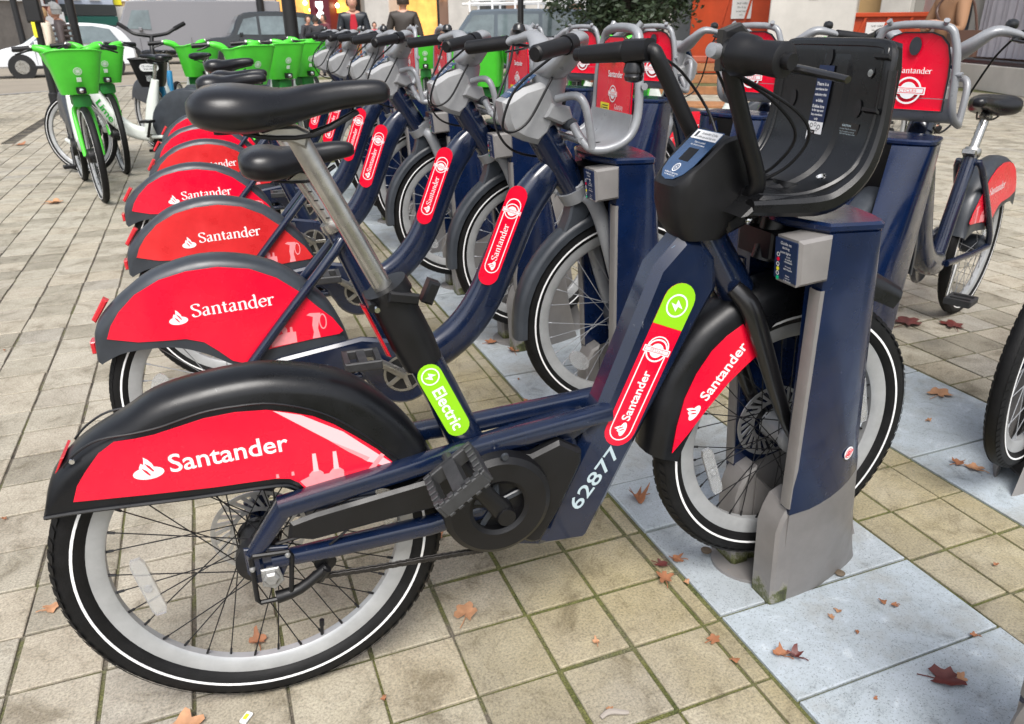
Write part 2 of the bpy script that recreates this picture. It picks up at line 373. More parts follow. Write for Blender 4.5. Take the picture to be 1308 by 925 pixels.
def wheel(parent, c, Rr, ry, rin, spm, hub, rim_in, name='wheel', tw=0.024, nsp=32, seg=96, far=False):
    # Rr outer tyre radius, ry radial size of tyre, rin = inner radius of rim
    tc = Rr - ry / 2; prof = []
    for k in range(14):
        t = 2 * math.pi * k / 14; prof.append((tc + ry / 2 * math.copysign(abs(math.cos(t)) ** .85, math.cos(t)), tw * math.copysign(abs(math.sin(t)) ** .85, math.sin(t))))
    rr = Rr - ry + 0.004
    rp = [(rr, -.014), (rr, .014), (rim_in + .006, .012), (rim_in, .007), (rim_in, -.007), (rim_in + .006, -.012)]
    wr = MB().revolve(rp, c, seg).build(name, RIM, parent)
    ty = MB().revolve(prof, c, seg)
    if not far:
        # raised tread blocks give the shoulder its broken edge
        n = 84; vs = []; fs = []
        for k in range(n):
            for sg in (-1, 1):
                t0 = 2 * math.pi * (k + .5 * (sg > 0)) / n; dt = 2 * math.pi / n * .36
                quad = []
                for (rad, yy) in ((Rr - .0022, .58 * tw), (Rr - .011, .93 * tw)):
                    for tt in (t0 - dt, t0 + dt):
                        tt2 = tt + (.03 if yy > .7 * tw else 0)
                        quad.append(Vector(c) + Vector((rad * math.cos(tt2), sg * yy, rad * math.sin(tt2))))
                b = [q + (q - Vector(c)).normalized() * .0005 + Vector((0, sg * .0005, 0)) for q in quad]
                ty.add(quad + b, [(4, 5, 7, 6), (0, 1, 5, 4), (2, 3, 7, 6), (0, 2, 6, 4), (1, 3, 7, 5)])
    ty.build('tyre', RUB, wr)
    sm = MB()
    for sg in (-1, 1):
        y = sg * (tw * .985); sm.revolve([(Rr - ry * .66, y), (Rr - ry * .66 + .0045, y), (Rr - ry * .66 + .0045, y + sg * .0012), (Rr - ry * .66, y + sg * .0012)], c, seg)
    sm.build('reflective_stripe', WHT, wr)
    sp = MB(); rh = hub
    for k in range(nsp):
        sg = 1 if k % 2 else -1; a = 2 * math.pi * k / nsp; off = (1 if (k // 2) % 2 else -1) * 1.15
        h = Vector(c) + Vector((rh * math.cos(a + off), sg * .03, rh * math.sin(a + off))); r_ = Vector(c) + Vector((rim_in * math.cos(a), sg * .003, rim_in * math.sin(a)))
        sp.tube([h, r_], .0012, 5, 0, False); d = (h - r_).normalized(); sp.tube([r_, r_ + d * .012], .0024, 6, 0)
    sp.build('spokes', spm, wr)
    return wr
def ebike():
    root = empty('electric_hire_bike', (0, 0, 0))
    HB = (0, 0, .335); HF = (1.108, 0, .376)
    # wheels
    w1 = wheel(root, HB, .335, .06, .03, BLK, .035, .250, tw=.026, nsp=36)
    MB().lathe([(.012, -.075), (.02, -.06), (.042, -.05), (.042, -.028), (.036, -.025), (.034, .03), (.040, .033), (.02, .05), (.01, .07)], HB, (0, 1, 0), 28).build('hub', BLK, w1)
    def disc(c, y, par):
        b = MB(); b.revolve([(.078, y), (.086, y), (.086, y + .002), (.078, y + .002)], c, 64); b.revolve([(.044, y), (.052, y), (.052, y + .002), (.044, y + .002)], c, 48)
        for k in range(26):
            a = 2 * math.pi * k / 26; p = [(c[0] + r * math.cos(a + t), c[2] + r * math.sin(a + t)) for r, t in ((.05, 0), (.08, .32), (.08, .43), (.05, .14))]
            b.prism(p, y, y + .002)
        return b.build('brake_disc', mat('disc_steel', (.55, .55, .55), .38, .8), par)
    disc(HB, .045, w1)
    w2 = wheel(root, HF, .313, .058, .03, BLK, .035, .226, tw=.025, nsp=36)
    MB().lathe([(.01, -.06), (.022, -.055), (.036, -.045), (.036, -.03), (.032, -.025), (.032, .03), (.036, .035), (.01, .055)], HF, (0, 1, 0), 28).build('hub', SILV, w2)
    disc(HF, .042, w2)
    def reflector(c, a, r, par):
        x, z = c[0] + r * math.cos(a), c[2] + r * math.sin(a); T = SIDE((x, z), (-math.sin(a), math.cos(a)), -.012)
        b = MB(); pts = [(-.062, -.008), (-.05, -.012), (.05, -.012), (.062, -.008), (.062, .008), (.05, .013), (-.05, .013), (-.062, .008)]
        flat(b, T, pts, -.004, .004); flat(b, T, ell(0, 0, .007, .007, 12), .004, .007); return b.build('reflector', REFL, par, ang=20)
    reflector(HB, R(190), .195, w1); reflector(HF, R(200), .19, w2); reflector(HF, R(15), .195, w2); reflector(HB, R(8), .235, w1)
    b = MB(); b.tube([(.085, 0, .1), (.087, 0, .125)], .0035, 8); b.tube([(.087, 0, .122), (.088, 0, .135)], .005, 8); b.build('valve', BLK, w1)
    # rear mudguard
    outer = [(-.304, .502), (-.284, .556), (-.236, .600), (-.172, .635), (-.105, .669), (.01, .686), (.094, .679), (.190, .645), (.276, .560), (.322, .476), (.336, .42)]
    inner = [(-.300, .492), (-.272, .494), (-.238, .495), (-.16, .491), (-.09, .486), (.0, .484), (.045, .482), (.085, .462), (.13, .452), (.21, .445), (.29, .41)]
    fd = fender('rear_mudguard', BLKM, outer, inner, .05, root)
    # raised lip and tail cap moulded on the guard
    b = MB()
    for sg in (-1, 1):
        b.tube(xz([(-.258, .578, sg * .047), (-.235, .600, sg * .048), (-.20, .6175, sg * .0495), (-.15, .6205, sg * .0505), (-.11, .625, sg * .0505), (-.05, .639, sg * .0505), (.0, .642, sg * .0505), (.06, .6375, sg * .0505), (.13, .610, sg * .0505), (.19, .563, sg * .0505), (.262, .488, sg * .0505)]), .0020, 6, smooth=4)
        b.tube(xz([(-.302, .497, sg * .05), (-.238, .497, sg * .051), (-.08, .488, sg * .051), (.045, .484, sg * .051), (.075, .474, sg * .051), (.092, .455, sg * .051)]), .0035, 6, smooth=3)
    b.build('moulded_lip', BLKM, fd)
    pp = [(-.256, .518), (-.245, .545), (-.229, .567), (-.205, .595), (-.18, .611), (-.15, .611), (-.124, .613), (-.085, .621), (-.047, .629), (.0, .632), (.048, .628), (.086, .617), (.12, .604), (.152, .583), (.18, .559), (.218, .524), (.256, .478), (.2, .470), (.15, .464), (.104, .457), (.092, .468), (.083, .483), (.069, .494), (.045, .499), (-.05, .502), (-.15, .509)]
    for sg in (-1, 1):
        y = sg * .0505; b = MB(); b.prism([(x, z) for x, z in pp], min(y, y + sg * .002), max(y, y + sg * .002)); pn = b.build('side_panel', RED, fd)
        if sg < 0: pn['label'] = 'red side panel with white lettering and pink chimneys and bridge'
        b = MB(); T = SIDE((-.02, .562), (1, .035 * -sg), sg * .0530, sg); b2 = MB()
        s = 1 if sg < 0 else 1
        text(b, T, 'Santander', w=.184, c=(.002 if sg < 0 else .02, .0), h=0.0, bold=.012); b.build('lettering', WHT, pn)
        b = MB(); emblem(b, T, (-.122, -.004), .046, 0.0); b.build('emblem', [WHT, RED], pn)
        # printed skyline and footbridge
        b = MB(); T = SIDE((0, 0), (1, 0), sg * .0528, -1) if sg < 0 else frame((0, sg * .0528, 0), (-1, 0, 0), (0, 0, 1))
        X = (lambda p: p) if sg < 0 else (lambda p: [(-x, z) for x, z in p])
        for x, z0, z1 in ((.113, .500, .535), (.147, .498, .533)):
            flat(b, T, X([(x - .0045, z0), (x + .0045, z0), (x + .003, z1), (x - .003, z1)]), 0, 2e-4, 1)
            flat(b, T, X([(x - .012, .468), (x + .012, .468), (x + .012, z0 - .004), (x + .006, z0 + .002), (x - .006, z0 + .002), (x - .012, z0 - .004)]), 0, 1.5e-4, 0)
        flat(b, T, X([(.085, .486), (.10, .492), (.135, .492), (.135, .466), (.10, .462)]), 0, 1e-4, 0)
        for x in (.05, .075): flat(b, T, X([(x - .0025, .4995), (x + .0025, .4995), (x + .002, .507), (x - .002, .507)]), 0, 1e-4, 0)
        flat(b, T, X([(.058, .6255), (.10, .611), (.165, .568), (.252, .482), (.244, .481), (.20, .503), (.15, .548), (.10, .59)]), 0, 2e-4, 1)
        flat(b, T, X([(.14, .556), (.18, .528), (.205, .51), (.20, .504), (.17, .528)]), 2e-4, 3e-4, 0)
        flat(b, T, X([(.225, .515), (.231, .51), (.212, .486), (.213, .472), (.197, .469), (.197, .482), (.205, .492)]), 2.2e-4, 4e-4, 0)
        b.build('printed_picture', [PINK, PINK2], pn)
        T = SIDE((0, 0), (1, 0), sg * .0525, -1) if sg < 0 else frame((0, sg * .0525, 0), (-1, 0, 0), (0, 0, 1))
    b = MB(); b.prism([(-.301, .520), (-.298, .523), (-.262, .586), (-.266, .588)], -.03, .03, .001, T=lambda v: v + Vector((.003, 0, -.001))); b.build('rear_reflector', REFR, fd)
    b = MB(); b.lathe([(.004, -.0525), (.0045, -.050)], (-.243, 0, .588), (0, 1, 0), 12); b.build('rivet', CHR, fd)
    # frame
    b = MB()
    b.tube(xz([(.272, .77), (.345, .60), (.395, .47), (.42, .40)]), [.031, .032, .034, .034], 20, power=.8)
    dp = [(.748, .79), (.70, .66), (.648, .523), (.60, .42), (.545, .30), (.522, .238), (.532, .222), (.625, .216), (.640, .228), (.675, .305), (.713, .388), (.76, .485), (.80, .565), (.85, .67), (.885, .735), (.878, .80), (.84, .84), (.80, .845)]
    b.prism(dp, -.036, .036, .016)
    b.prism([(.40, .33), (.41, .255), (.53, .222), (.62, .40), (.60, .47), (.44, .475)], -.03, .03, .008)
    b.prism([(.42, .478), (.60, .505), (.655, .49), (.60, .455), (.44, .45)], -.028, .028, .006)
    for sg in (-1, 1):
        y = sg
        b.tube(xz([(-.006, .335, y * .072), (-.008, .375, y * .072)]), .013, 10)
        b.tube(xz([(-.006, .372, y * .072), (.056, .458, y * .070)]), [.014, .017], 12, power=.7, up=(0, 1, 0))
        b.tube(xz([(.045, .453, y * .071), (.33, .486, y * .056), (.41, .490, y * .046), (.668, .513, y * .034)]), .0175, 12, power=.55, up=(0, 1, 0))
        b.tube(xz([(.02, .352, y * .074), (.12, .351, y * .070), (.30, .352, y * .062), (.42, .36, y * .05)]), [.013, .016, .017, .017], 12, power=.7, up=(0, 1, 0))
        b.prism([(-.022, .385), (.05, .375), (.05, .345), (.035, .315), (-.01, .31), (-.022, .335)], y * .072 - .004, y * .072 + .004, .0015)
    b.tube([(.845, 0, .865), (.945, 0, .715)], [.034, .036], 22)                          # head tube
    b.tube([(.42, -.05, .372), (.42, .05, .372)], .045, 24)
    fr = b.build('frame', NAVY, root, ang=35)
    fr['label'] = 'dark navy frame numbered 62877'
    # numbers and stickers
    dd = Vector((.384, .923)).normalized(); T = SIDE((.746, .595), dd, -.0362)
    b = MB(); flat(b, T, capsule(.345, .067), 0, 6e-4, 0); st = b.build('frame_sticker', RED, fr)
    b = MB(); cp = [(u, v) for u, v in capsule(.345, .067) if u > .085]; cp = [(.085, -.0335)] + cp + [(.085, .0335)]
    flat(b, T, cp, 6e-4, 9e-4); b.build('green_end', GRN, st)
    b = MB(); bolt(b, T, (.128, 0), .023, 1.1e-3)
    ringf(b, T, capsule(.225, .049), capsule(.218, .043), 8e-4, 9e-4)
    b2 = [(u - .048, v) for u, v in capsule(.225, .049)]
    b = MB(); bolt(b, T, (.128, 0), .023, 1.1e-3); ringf(b, T, b2, [(u - .048, v) for u, v in capsule(.220, .044)], 8e-4, 9e-4)
    text(b, T, 'Santander', w=.108, c=(-.062, 0), h=9e-4, bold=.02); emblem(b, T, (-.135, 0), .03, 9e-4, mi=0, red=1); roundel(b, T, (.035, 0), .0235, 1.0e-3, rot=R(90), mi=0, red=1)
    b.build('lettering', [WHT, RED], st)
    sd = Vector((.40, -.92)).normalized(); T = SIDE((.345, .588), sd, -.0350)
    b = MB(); flat(b, T, capsule(.158, .044), 0, 6e-4); s2 = b.build('frame_sticker', GRN, fr)
    b = MB(); bolt(b, T, (-.055, 0), .0165, 8e-4); text(b, T, 'Electric', w=.092, c=(.018, 0), h=8e-4, bold=.02); b.build('lettering', WHT, s2)
    b = MB(); T = SIDE((.642, .368), (.592, .806), -.0365); text(b, T, '62877', w=.150, hgt=.032, c=(0, 0), h=5e-4, bold=.012); b.build('number', PALE, fr)
    b = MB(); T = frame((.79, -.0, .822), (0, -1, 0), (.75, 0, .55)); flat(b, T, capsule(.05, .034), -.006, .0045); b.build('tap_label', mat('tap_label_blue', (.16, .22, .30), .35, coat=.4), fr)
    # motor cover, chain guard, crank
    b = MB(); cc = (.428, 0, .378)
    b.revolve([(.052, -.060), (.050, -.084), (.058, -.089), (.092, -.088), (.103, -.080), (.107, -.060)], cc, 64)
    b.lathe([(.054, -.066), (.054, -.060)], cc, (0, 1, 0), 40)
    b.prism([(.455, .47), (.50, .462), (.556, .482), (.602, .452), (.602, .425), (.56, .33), (.52, .262), (.50, .262), (.44, .30)], -.064, -.036, .007)
    b.prism([(.059, .428), (.10, .437), (.30, .463), (.40, .47), (.40, .40), (.331, .404), (.20, .394), (.093, .384), (.052, .398)], -.088, -.076, .006)
    mc = b.build('motor_cover', BLK, root, ang=30)
    b = MB()
    for k in range(5):
        a = R(72 * k + 20); b.box((cc[0] + .03 * math.cos(a), -.070, cc[2] + .03 * math.sin(a)), (.05, .006, .012), .002, ry=-a)
    b.lathe([(.006, -.091), (.008, -.087)], (.44, 0, .485), (0, 1, 0), 12); b.build('chainring', GREY, mc)
    b = MB(); b.tube([(.435, -.098, .37), (.345, -.108, .500)], [.019, .014], 14, up=(0, 1, 0), flat=.55); b.lathe([(.017, -.112), (.02, -.10), (.02, -.06)], (.435, 0, .37), (0, 1, 0), 20)
    b.tube([(.43, .06, .37), (.50, .10, .25)], [.019, .014], 12, up=(0, 1, 0), flat=.55); b.build('crank', BLK, root)
    def pedal(c, ang, yy, sg):
        b = MB(); M = Matrix.Translation(c) @ Matrix.Rotation(ang, 4, 'Y')
        Tm = lambda v: M @ v
        def bx(cx, cy, cz, dx, dy, dz, ch=.002):
            x, y, z = dx / 2, dy / 2, dz / 2
            b.prism([(-x, -z), (x, -z), (x, z), (-x, z)], -y, y, ch, T=lambda v: M @ (v + Vector((cx, cy, cz))))
        for s in (-1, 1): bx(s * .043, 0, 0, .014, .098, .026)
        for yv in (-.045, .045): bx(0, yv, 0, .09, .012, .026)
        bx(0, 0, 0, .024, .098, .026, .005)
        for s in (-1, 1):
            for k in range(6):
                for zz in (-1, 1): bx(s * .043, -.04 + k * .016, zz * .014, .013, .008, .005, .001)
        for k in range(5):
            for zz in (-1, 1): bx(-.036 + k * .018, -.046, zz * .014, .01, .011, .005, .001)
        b.tube([M @ Vector((0, sg * .075, 0)), M @ Vector((0, sg * .04, 0))], .009, 10)
        return b
    pedal((.333, -.165, .508), R(-35), 0, 1).build('pedal', PEDM, root, ang=30)
    pedal((.50, .16, .25), R(20), 0, -1).build('pedal', PEDM, root, ang=30)
    b = MB(); pts = [(.095, .288), (.20, .281), (.32, .276), (.40, .271)]
    P = cr2(pts, 14)
    for i in range(len(P) - 1):
        a, c = P[i], P[i + 1]; m = (a + c) / 2
        b.box((m.x, -.062 + (.0025 if i % 2 else -.0025), m.y), ((c - a).length * 1.15, .0025, .009), .0006, ry=-math.atan2(c.y - a.y, c.x - a.x))
        b.box((m.x, -.062 + (-.0035 if i % 2 else .0035), m.y), ((c - a).length * 1.15, .0025, .009), .0006, ry=-math.atan2(c.y - a.y, c.x - a.x))
    b.tube(xz([(.03, .375, -.062), (.2, .40, -.062), (.40, .44, -.062)]), .0035, 6)
    b.build('chain', CHAIN, root)
    b = MB(); b.tube(xz([(-.008, .376, -.086), (.05, .372, -.086), (.054, .362, -.086), (.044, .283, -.086), (.036, .277, -.086), (-.008, .277, -.086), (-.013, .284, -.086), (-.012, .37, -.086)]), .0045, 8, closed=True)
    b.tube([(.018, -.085, .28), (.06, -.08, .285), (.11, -.074, .315)], [.012, .010, .009], 10, smooth=3); b.tube([(.11, -.08, .315), (.095, -.072, .29)], .008, 8)
    b.lathe([(.016, -.066), (.02, -.064), (.02, -.060), (.016, -.058)], (.108, 0, .318), (0, 1, 0), 12); b.lathe([(.012, -.066), (.015, -.060), (.012, -.056)], (.093, 0, .288), (0, 1, 0), 12)
    dr = b.build('derailleur', BLK, root)
    b = MB(); b.lathe([(.010, -.098), (.014, -.094), (.014, -.075)], (.016, 0, .328), (0, 1, 0), 6); b.prism([(.0, .345), (.03, .345), (.036, .315), (.02, .30), (.0, .31)], -.088, -.082, .002)
    for p in ((-.012, .352), (.048, .368)): b.lathe([(.003, -.094), (.005, -.090), (.005, -.08)], (p[0], 0, p[1]), (0, 1, 0), 10)
    b.build('axle_nut', NUT, dr)
    # seat post and saddle
    b = MB(); b.tube([(.149, 0, 1.045), (.278, 0, .755)], [.0165, .0165], 20); b.prism([(.095, 1.056), (.10, 1.047), (.14, 1.038), (.160, 1.028), (.168, 1.052), (.150, 1.062), (.12, 1.062)], -.02, .02, .004)
    b.build('seat_post', ALU, root)
    def saddle(parent, x0, x1, z0, zb, wmax, prof):
        rows = []
        for (t, hw, zt, zl) in prof:
            x = x0 + (x1 - x0) * t; row = []
            for k in range(20):
                a = 2 * math.pi * k / 20; c, s = math.cos(a), math.sin(a)
                yy = hw * math.copysign(abs(c) ** .8, c)
                zm = zl + (zt - zl) * .45
                zz = zm + (zt - zm) * (abs(s) ** .75) if s > 0 else zm - (zm - zl) * (abs(s) ** .6)
                if s > 0: zz -= .006 * (1 - abs(c)) * (1 if hw > .05 else 0)
                row.append(Vector((x, yy, zz)))
            rows.append(row)
        # densify along x
        out = []
        for i in range(len(rows) - 1):
            for j in range(4):
                t = j / 4; r = []
                for k in range(20):
                    p0, p1, p2, p3 = rows[max(i - 1, 0)][k], rows[i][k], rows[i + 1][k], rows[min(i + 2, len(rows) - 1)][k]
                    r.append(0.5 * ((2 * p1) + (p2 - p0) * t + (2 * p0 - 5 * p1 + 4 * p2 - p3) * t * t + (3 * p1 - p0 - 3 * p2 + p3) * t ** 3))
                out.append(r)
        out.append(rows[-1]); mb = MB(); mb.grid(out, closed=True); n = len(mb.v)
        mb.f.append(tuple(range(20))); mb.m.append(0); mb.f.append(tuple(n - 20 + k for k in range(20))); mb.m.append(0)
        s_ = mb.build('saddle', SAD, parent, ang=75)
        r = MB()
        for sg in (-1, 1): r.tube([(x0 + .05, sg * .03, zb + .006), (x0 + .09, sg * .025, zb - .012), (x0 + .17, sg * .02, zb - .014), (x1 - .05, sg * .008, zb + .015)], .0035, 8, smooth=3)
        r.tube([(x0 + .045, -.035, zb - .005), (x0 + .045, -.035, zb + .02)], .014, 10); r.tube([(x0 + .045, .035, zb - .005), (x0 + .045, .035, zb + .02)], .014, 10)
        r.build('saddle_rail', BLK, s_); return s_
    ebike.saddle = saddle
    saddle(root, .004, .292, 0, 1.062, .08, [(0, .035, 1.100, 1.078), (.03, .066, 1.114, 1.068), (.10, .086, 1.124, 1.060), (.22, .092, 1.126, 1.055), (.34, .082, 1.122, 1.056), (.46, .058, 1.118, 1.062), (.60, .036, 1.118, 1.072), (.75, .026, 1.121, 1.081), (.90, .024, 1.122, 1.086), (.97, .020, 1.119, 1.089), (1.0, .008, 1.110, 1.096)])
    b = MB(); b.tube(xz([(.264, .792), (.300, .70), (.318, .655)]), [.036, .038, .035], 22, power=.8); b.tube([(.262, 0, .800), (.272, 0, .780)], .039, 22)
    b.box((.285, -.045, .79), (.05, .012, .018), .003, ry=R(12)); b.box((.335, -.01, .785), (.02, .03, .04), .004, ry=R(25)); b.tube([(.235, -.038, .775), (.235, .038, .775)], .008, 10)
    cl = b.build('seat_clamp', BLK, root, ang=35)
    b = MB(); b.lathe([(.0045, -.052), (.005, -.045)], (.24, 0, .776), (0, 1, 0), 10); b.build('bolt', CHR, cl)
    b = MB(); b.prism([(.219, .77), (.228, .765), (.262, .675), (.254, .678)], -.016, .016, .003); b.build('rear_light', REFR, root)
    # fork, front mudguard
    b = MB(); b.tube([(.935, 0, .735), (.955, 0, .70)], .03, 16)
    for sg in (-1, 1):
        b.tube(xz([(.915, .735, sg * .035), (.94, .705, sg * .052), (.965, .65, sg * .060), (1.05, .46, sg * .062), (1.106, .374, sg * .060)]), [.017, .021, .021, .016, .014], 14, smooth=4, up=(0, 1, 0), flat=.75)
    b.build('fork', BLKG, root)
    fo = [(.757, .398), (.768, .49), (.79, .568), (.825, .63), (.866, .672), (.943, .719), (1.03, .742), (1.13, .748), (1.24, .735), (1.33, .69)]
    fi = [(.821, .376), (.842, .43), (.875, .49), (.92, .55), (.96, .59), (.99, .63), (1.04, .67), (1.13, .69), (1.22, .682), (1.30, .65)]
    ff = fender('front_mudguard', BLKM, fo, fi, .046, root)
    fp = [(.806, .400), (.812, .46), (.824, .52), (.845, .57), (.875, .615), (.905, .642), (.938, .662), (.955, .64), (.980, .592), (.955, .572), (.92, .54), (.875, .486), (.84, .44)]
    for sg in (-1, 1):
        y = sg * .0465; b = MB(); b.prism(fp, min(y, y + sg * .002), max(y, y + sg * .002)); pn = b.build('side_panel', RED, ff)
        T = SIDE((.888, .545), (.60, .80), sg * .0490, sg); b = MB(); text(b, T, 'Santander', w=.135, c=(.028, .0), h=0.0, bold=.02); emblem(b, T, (-.072, -.0), .036, 0); b.build('lettering', [WHT, RED], pn)
    # head console
    b = MB()
    rows = []
    for (z, xa, xb, hy) in ((.835, .797, .885, .046), (.86, .778, .905, .056), (.90, .766, .93, .060), (.935, .764, .935, .061)):
        rows.append((z, xa, xb, hy))
    def ringz(z, xa, xb, hy, n=28, zt=None):
        r = []
        for k in range(n):
            a = 2 * math.pi * k / n; c, s = math.cos(a), math.sin(a)
            x = (xa + xb) / 2 + (xb - xa) / 2 * math.copysign(abs(c) ** .75, c); y = hy * math.copysign(abs(s) ** .6, s)
            zz = z if zt is None else zt(x); r.append((x, y, zz))
        return r
    face = lambda x: .937 + (x - .768) * .92 if x < .862 else .937 + (.862 - .768) * .92 - (x - .862) * .35
    L = [ringz(*q) for q in rows] + [ringz(0, .766, .932, .060, zt=lambda x: face(x) - .005), ringz(0, .772, .926, .054, zt=face)]
    b.grid(L, closed=True); n = len(b.v); b.f.append(tuple(range(28))[::-1]); b.m.append(0); b.f.append(tuple(n - 28 + k for k in range(28))); b.m.append(0)
    b.prism([(.87, .87), (.88, .845), (.955, .876), (.945, .89), (.92, .90)], -.055, .055, .006)
    con = b.build('control_unit', BLK, root, ang=40)
    T = frame((.817, 0, face(.817) + .0006), (0, -1, 0), (1, 0, .92))
    b = MB(); dp_ = [(.043, .055), (-.043, .055), (-.043, -.02), (-.036, -.042), (-.02, -.056), (0, -.06), (.02, -.056), (.036, -.042), (.043, -.02)]
    flat(b, T, dp_, 0, 8e-4); ds = b.build('display_label', LBLUE, con)
    b = MB(); flat(b, T, [(-.041, .033), (.041, .033), (.041, .053), (-.041, .053)], 1e-3, 1.3e-3, 0); text(b, T, 'Santander Cycles', w=.05, c=(.008, .046), h=1.5e-3, mi=2); text(b, T, 'e-bike app and key hire', w=.06, c=(.006, .038), h=1.5e-3, mi=2)
    flat(b, T, [(-.034, .037), (-.027, .037), (-.027, .049), (-.034, .049)], 1.4e-3, 1.5e-3, 2)
    text(b, T, 'Push to unlock', w=.035, c=(0, .027), h=1e-3); text(b, T, 'the electric assistance', w=.045, c=(0, .021), h=1e-3)
    flat(b, T, [(-.016, -.016), (.016, -.016), (.016, .013), (-.016, .013)], 1e-3, 1.3e-3, 1)
    ringf(b, T, ell(0, -.032, .0095, .0095), ell(0, -.032, .0075, .0075), 1e-3, 1.1e-3); bolt(b, T, (0, -.032), .0055, 1e-3)
    text(b, T, 'e-bikes for app users', w=.045, c=(0, -.045), h=1e-3); text(b, T, 'and members only', w=.036, c=(0, -.050), h=1e-3); b.build('printing', [WHT, BLK, GREY], ds)
    b = MB(); b.lathe([(.002, -.062), (.006, -.0605), (.007, -.057)], (.915, 0, .868), (0, 1, 0), 14); b.build('bolt', CHR, con)
    # handlebar
    b = MB()
    for sg in (-1, 1):
        b.tube([(.905, sg * .055, .915), (.905, sg * .078, .925), (.90, sg * .086, .955), (.853 if sg < 0 else .845, sg * .093, 1.052), (.818 if sg < 0 else .795, sg * .097, 1.135), (.815 if sg < 0 else .785, sg * .106, 1.15), (.820 if sg < 0 else .762, sg * .13, 1.151)], [.013, .0145, .0145, .0145, .0145, .0145, .0145], 14, smooth=4)
    b.tube([(.905, -.06, .917), (.905, .06, .917)], .016, 12)
    b.tube([(.762, .13, 1.151), (.70, .25, 1.141)], .012, 12); b.tube([(.820, -.13, 1.150), (.842, -.22, 1.142)], .012, 12)
    hb = b.build('handlebar', BLK, root)
    # far grip, brake lever, bell ; near grip with twist shifter
    b = MB(); d = Vector((-.062, .12, -.01)).normalized(); o = Vector((.772, .118, 1.151))
    b.tube([o + d * .035, o + d * .04, o + d * .135, o + d * .14], [.016, .0185, .0165, .012], 16); b.tube([o - d * .018, o + d * .03], [.0195, .0215], 12, power=.6); b.tube([o + d * .028, o + d * .036], .017, 14)
    b.build('grip', BLK, root)
    b = MB(); bc = o + d * .015 + Vector((0, 0, -.035)); b.lathe([(.006, .02), (.016, .015), (.0195, .004), (.0195, -.002), (.017, -.003), (.017, -.007), (.018, -.009), (.016, -.016), (.008, -.019)], bc, (0, 0, 1), 18); b.build('bell', BLKG, root)
    d = Vector((.022, -.09, -.006)).normalized(); o = Vector((.817, -.112, 1.150))
    b = MB(); b.tube([o - d * .01, o + d * .004, o + d * .006, o + d * .035, o + d * .042, o + d * .095, o + d * .098], [.024, .031, .033, .029, .024, .026, .021], 22)
    for k in range(18):
        a = 2 * math.pi * k / 18; u = d.cross(Vector((0, 0, 1))).normalized(); v = d.cross(u); q = (u * math.cos(a) + v * math.sin(a)) * .029
        b.tube([o + d * .010 + q, o + d * .033 + q * .93], .0018, 5)
    b.build('twist_grip', BLK, root)
    b = MB(); b.prism([(-.02, -.03), (.03, -.03), (.035, .02), (.01, .04), (-.02, .03)], -.012, .012, .004, T=lambda v: o + Vector((.0, .018, .005)) + v); gl = b.build('shifter_body', BLKG, root)
    b = MB(); b.lathe([(.002, .016), (.011, .014), (.012, .0)], o + Vector((-.028, .01, .004)), (-1, -.3, .2), 16); b.build('shifter_dial', SILV, gl)
    b = MB()
    p = Vector((.825, -.14, 1.138)); b.tube([p, p + Vector((.035, -.02, -.004)), p + Vector((.06, -.06, -.010)), p + Vector((.085, -.12, -.020))], [.013, .012, .011, .009], 10, smooth=4, up=(0, 0, 1), flat=.6)
    b.build('brake_lever', BLKG, root)
    b = MB(); p = Vector((.77, .13, 1.142)); b.tube([p, p + Vector((.05, .01, -.004)), p + Vector((.065, .06, -.010)), p + Vector((.06, .13, -.016))], [.012, .010, .0085, .007], 10, smooth=4, up=(0, 0, 1), flat=.6); b.build('brake_lever', BLKG, root)
    b = MB()
    b.tube([(.80, -.10, 1.13), (.90, -.10, 1.08), (.965, -.09, 1.02), (.955, -.06, .965), (.925, -.03, .935)], .0028, 7, smooth=6)
    b.tube([(.80, -.11, 1.13), (.93, -.11, 1.07), (.985, -.10, 1.02), (.975, -.07, .965), (.93, -.04, .93)], .0028, 7, smooth=6)
    b.tube([(.80, -.085, 1.13), (.87, -.04, 1.06), (.915, -.01, .99), (.91, .0, .95)], .0028, 7, smooth=6)
    b.tube([(.80, .12, 1.145), (.88, .16, 1.11), (.95, .16, 1.03), (.95, .10, .95), (.925, .05, .93)], .0028, 7, smooth=6)
    b.tube([(.30, -.05, .45), (.18, -.07, .40), (.14, -.08, .38), (.09, -.075, .34)], .0022, 6, smooth=5)
    b.build('cable', BLK, root)
    # front carrier: a moulded L-shaped tray with ribs, holes and notches
    prof = [(.90, .918), (.95, .915), (1.0, .92), (1.045, .938), (1.075, .965), (1.092, 1.0), (1.10, 1.05), (1.103, 1.10), (1.106, 1.14), (1.112, 1.158)]
    P = cr2(prof, 4); rows = []
    for i, p in enumerate(P):
        t = i / (len(P) - 1); hw = .118 + .026 * min(1, t * 2.4) - (.010 * ((t - .86) / .14) ** 2 if t > .86 else 0); row = []
        q0 = P[max(i - 1, 0)]; q1 = P[min(i + 1, len(P) - 1)]; dn_ = (q1 - q0).normalized(); nx, nz = -dn_.y, dn_.x
        for (u, hh) in ((-1.0, -.012), (-1.0, .004), (-.975, .008), (-.95, .004), (-.93, .0), (-.42, .0), (-.36, .006), (.10, .006), (.16, .0), (.93, 0), (.95, .004), (.975, .008), (1, .004), (1, -.012)):
            hh2 = hh if (.12 < t or abs(u) > .8) else hh * t / .12
            row.append((p.x + nx * hh2, u * hw + .017, p.y + nz * hh2))
        rows.append(row)
    b = MB(); b.grid(rows)
    TRAYM = mat('carrier_plastic', (.006, .0062, .007), .30, spec=.5, noise=.3, nscale=15, bump=.06, bscale=700, rvar=.08, speck=.2)
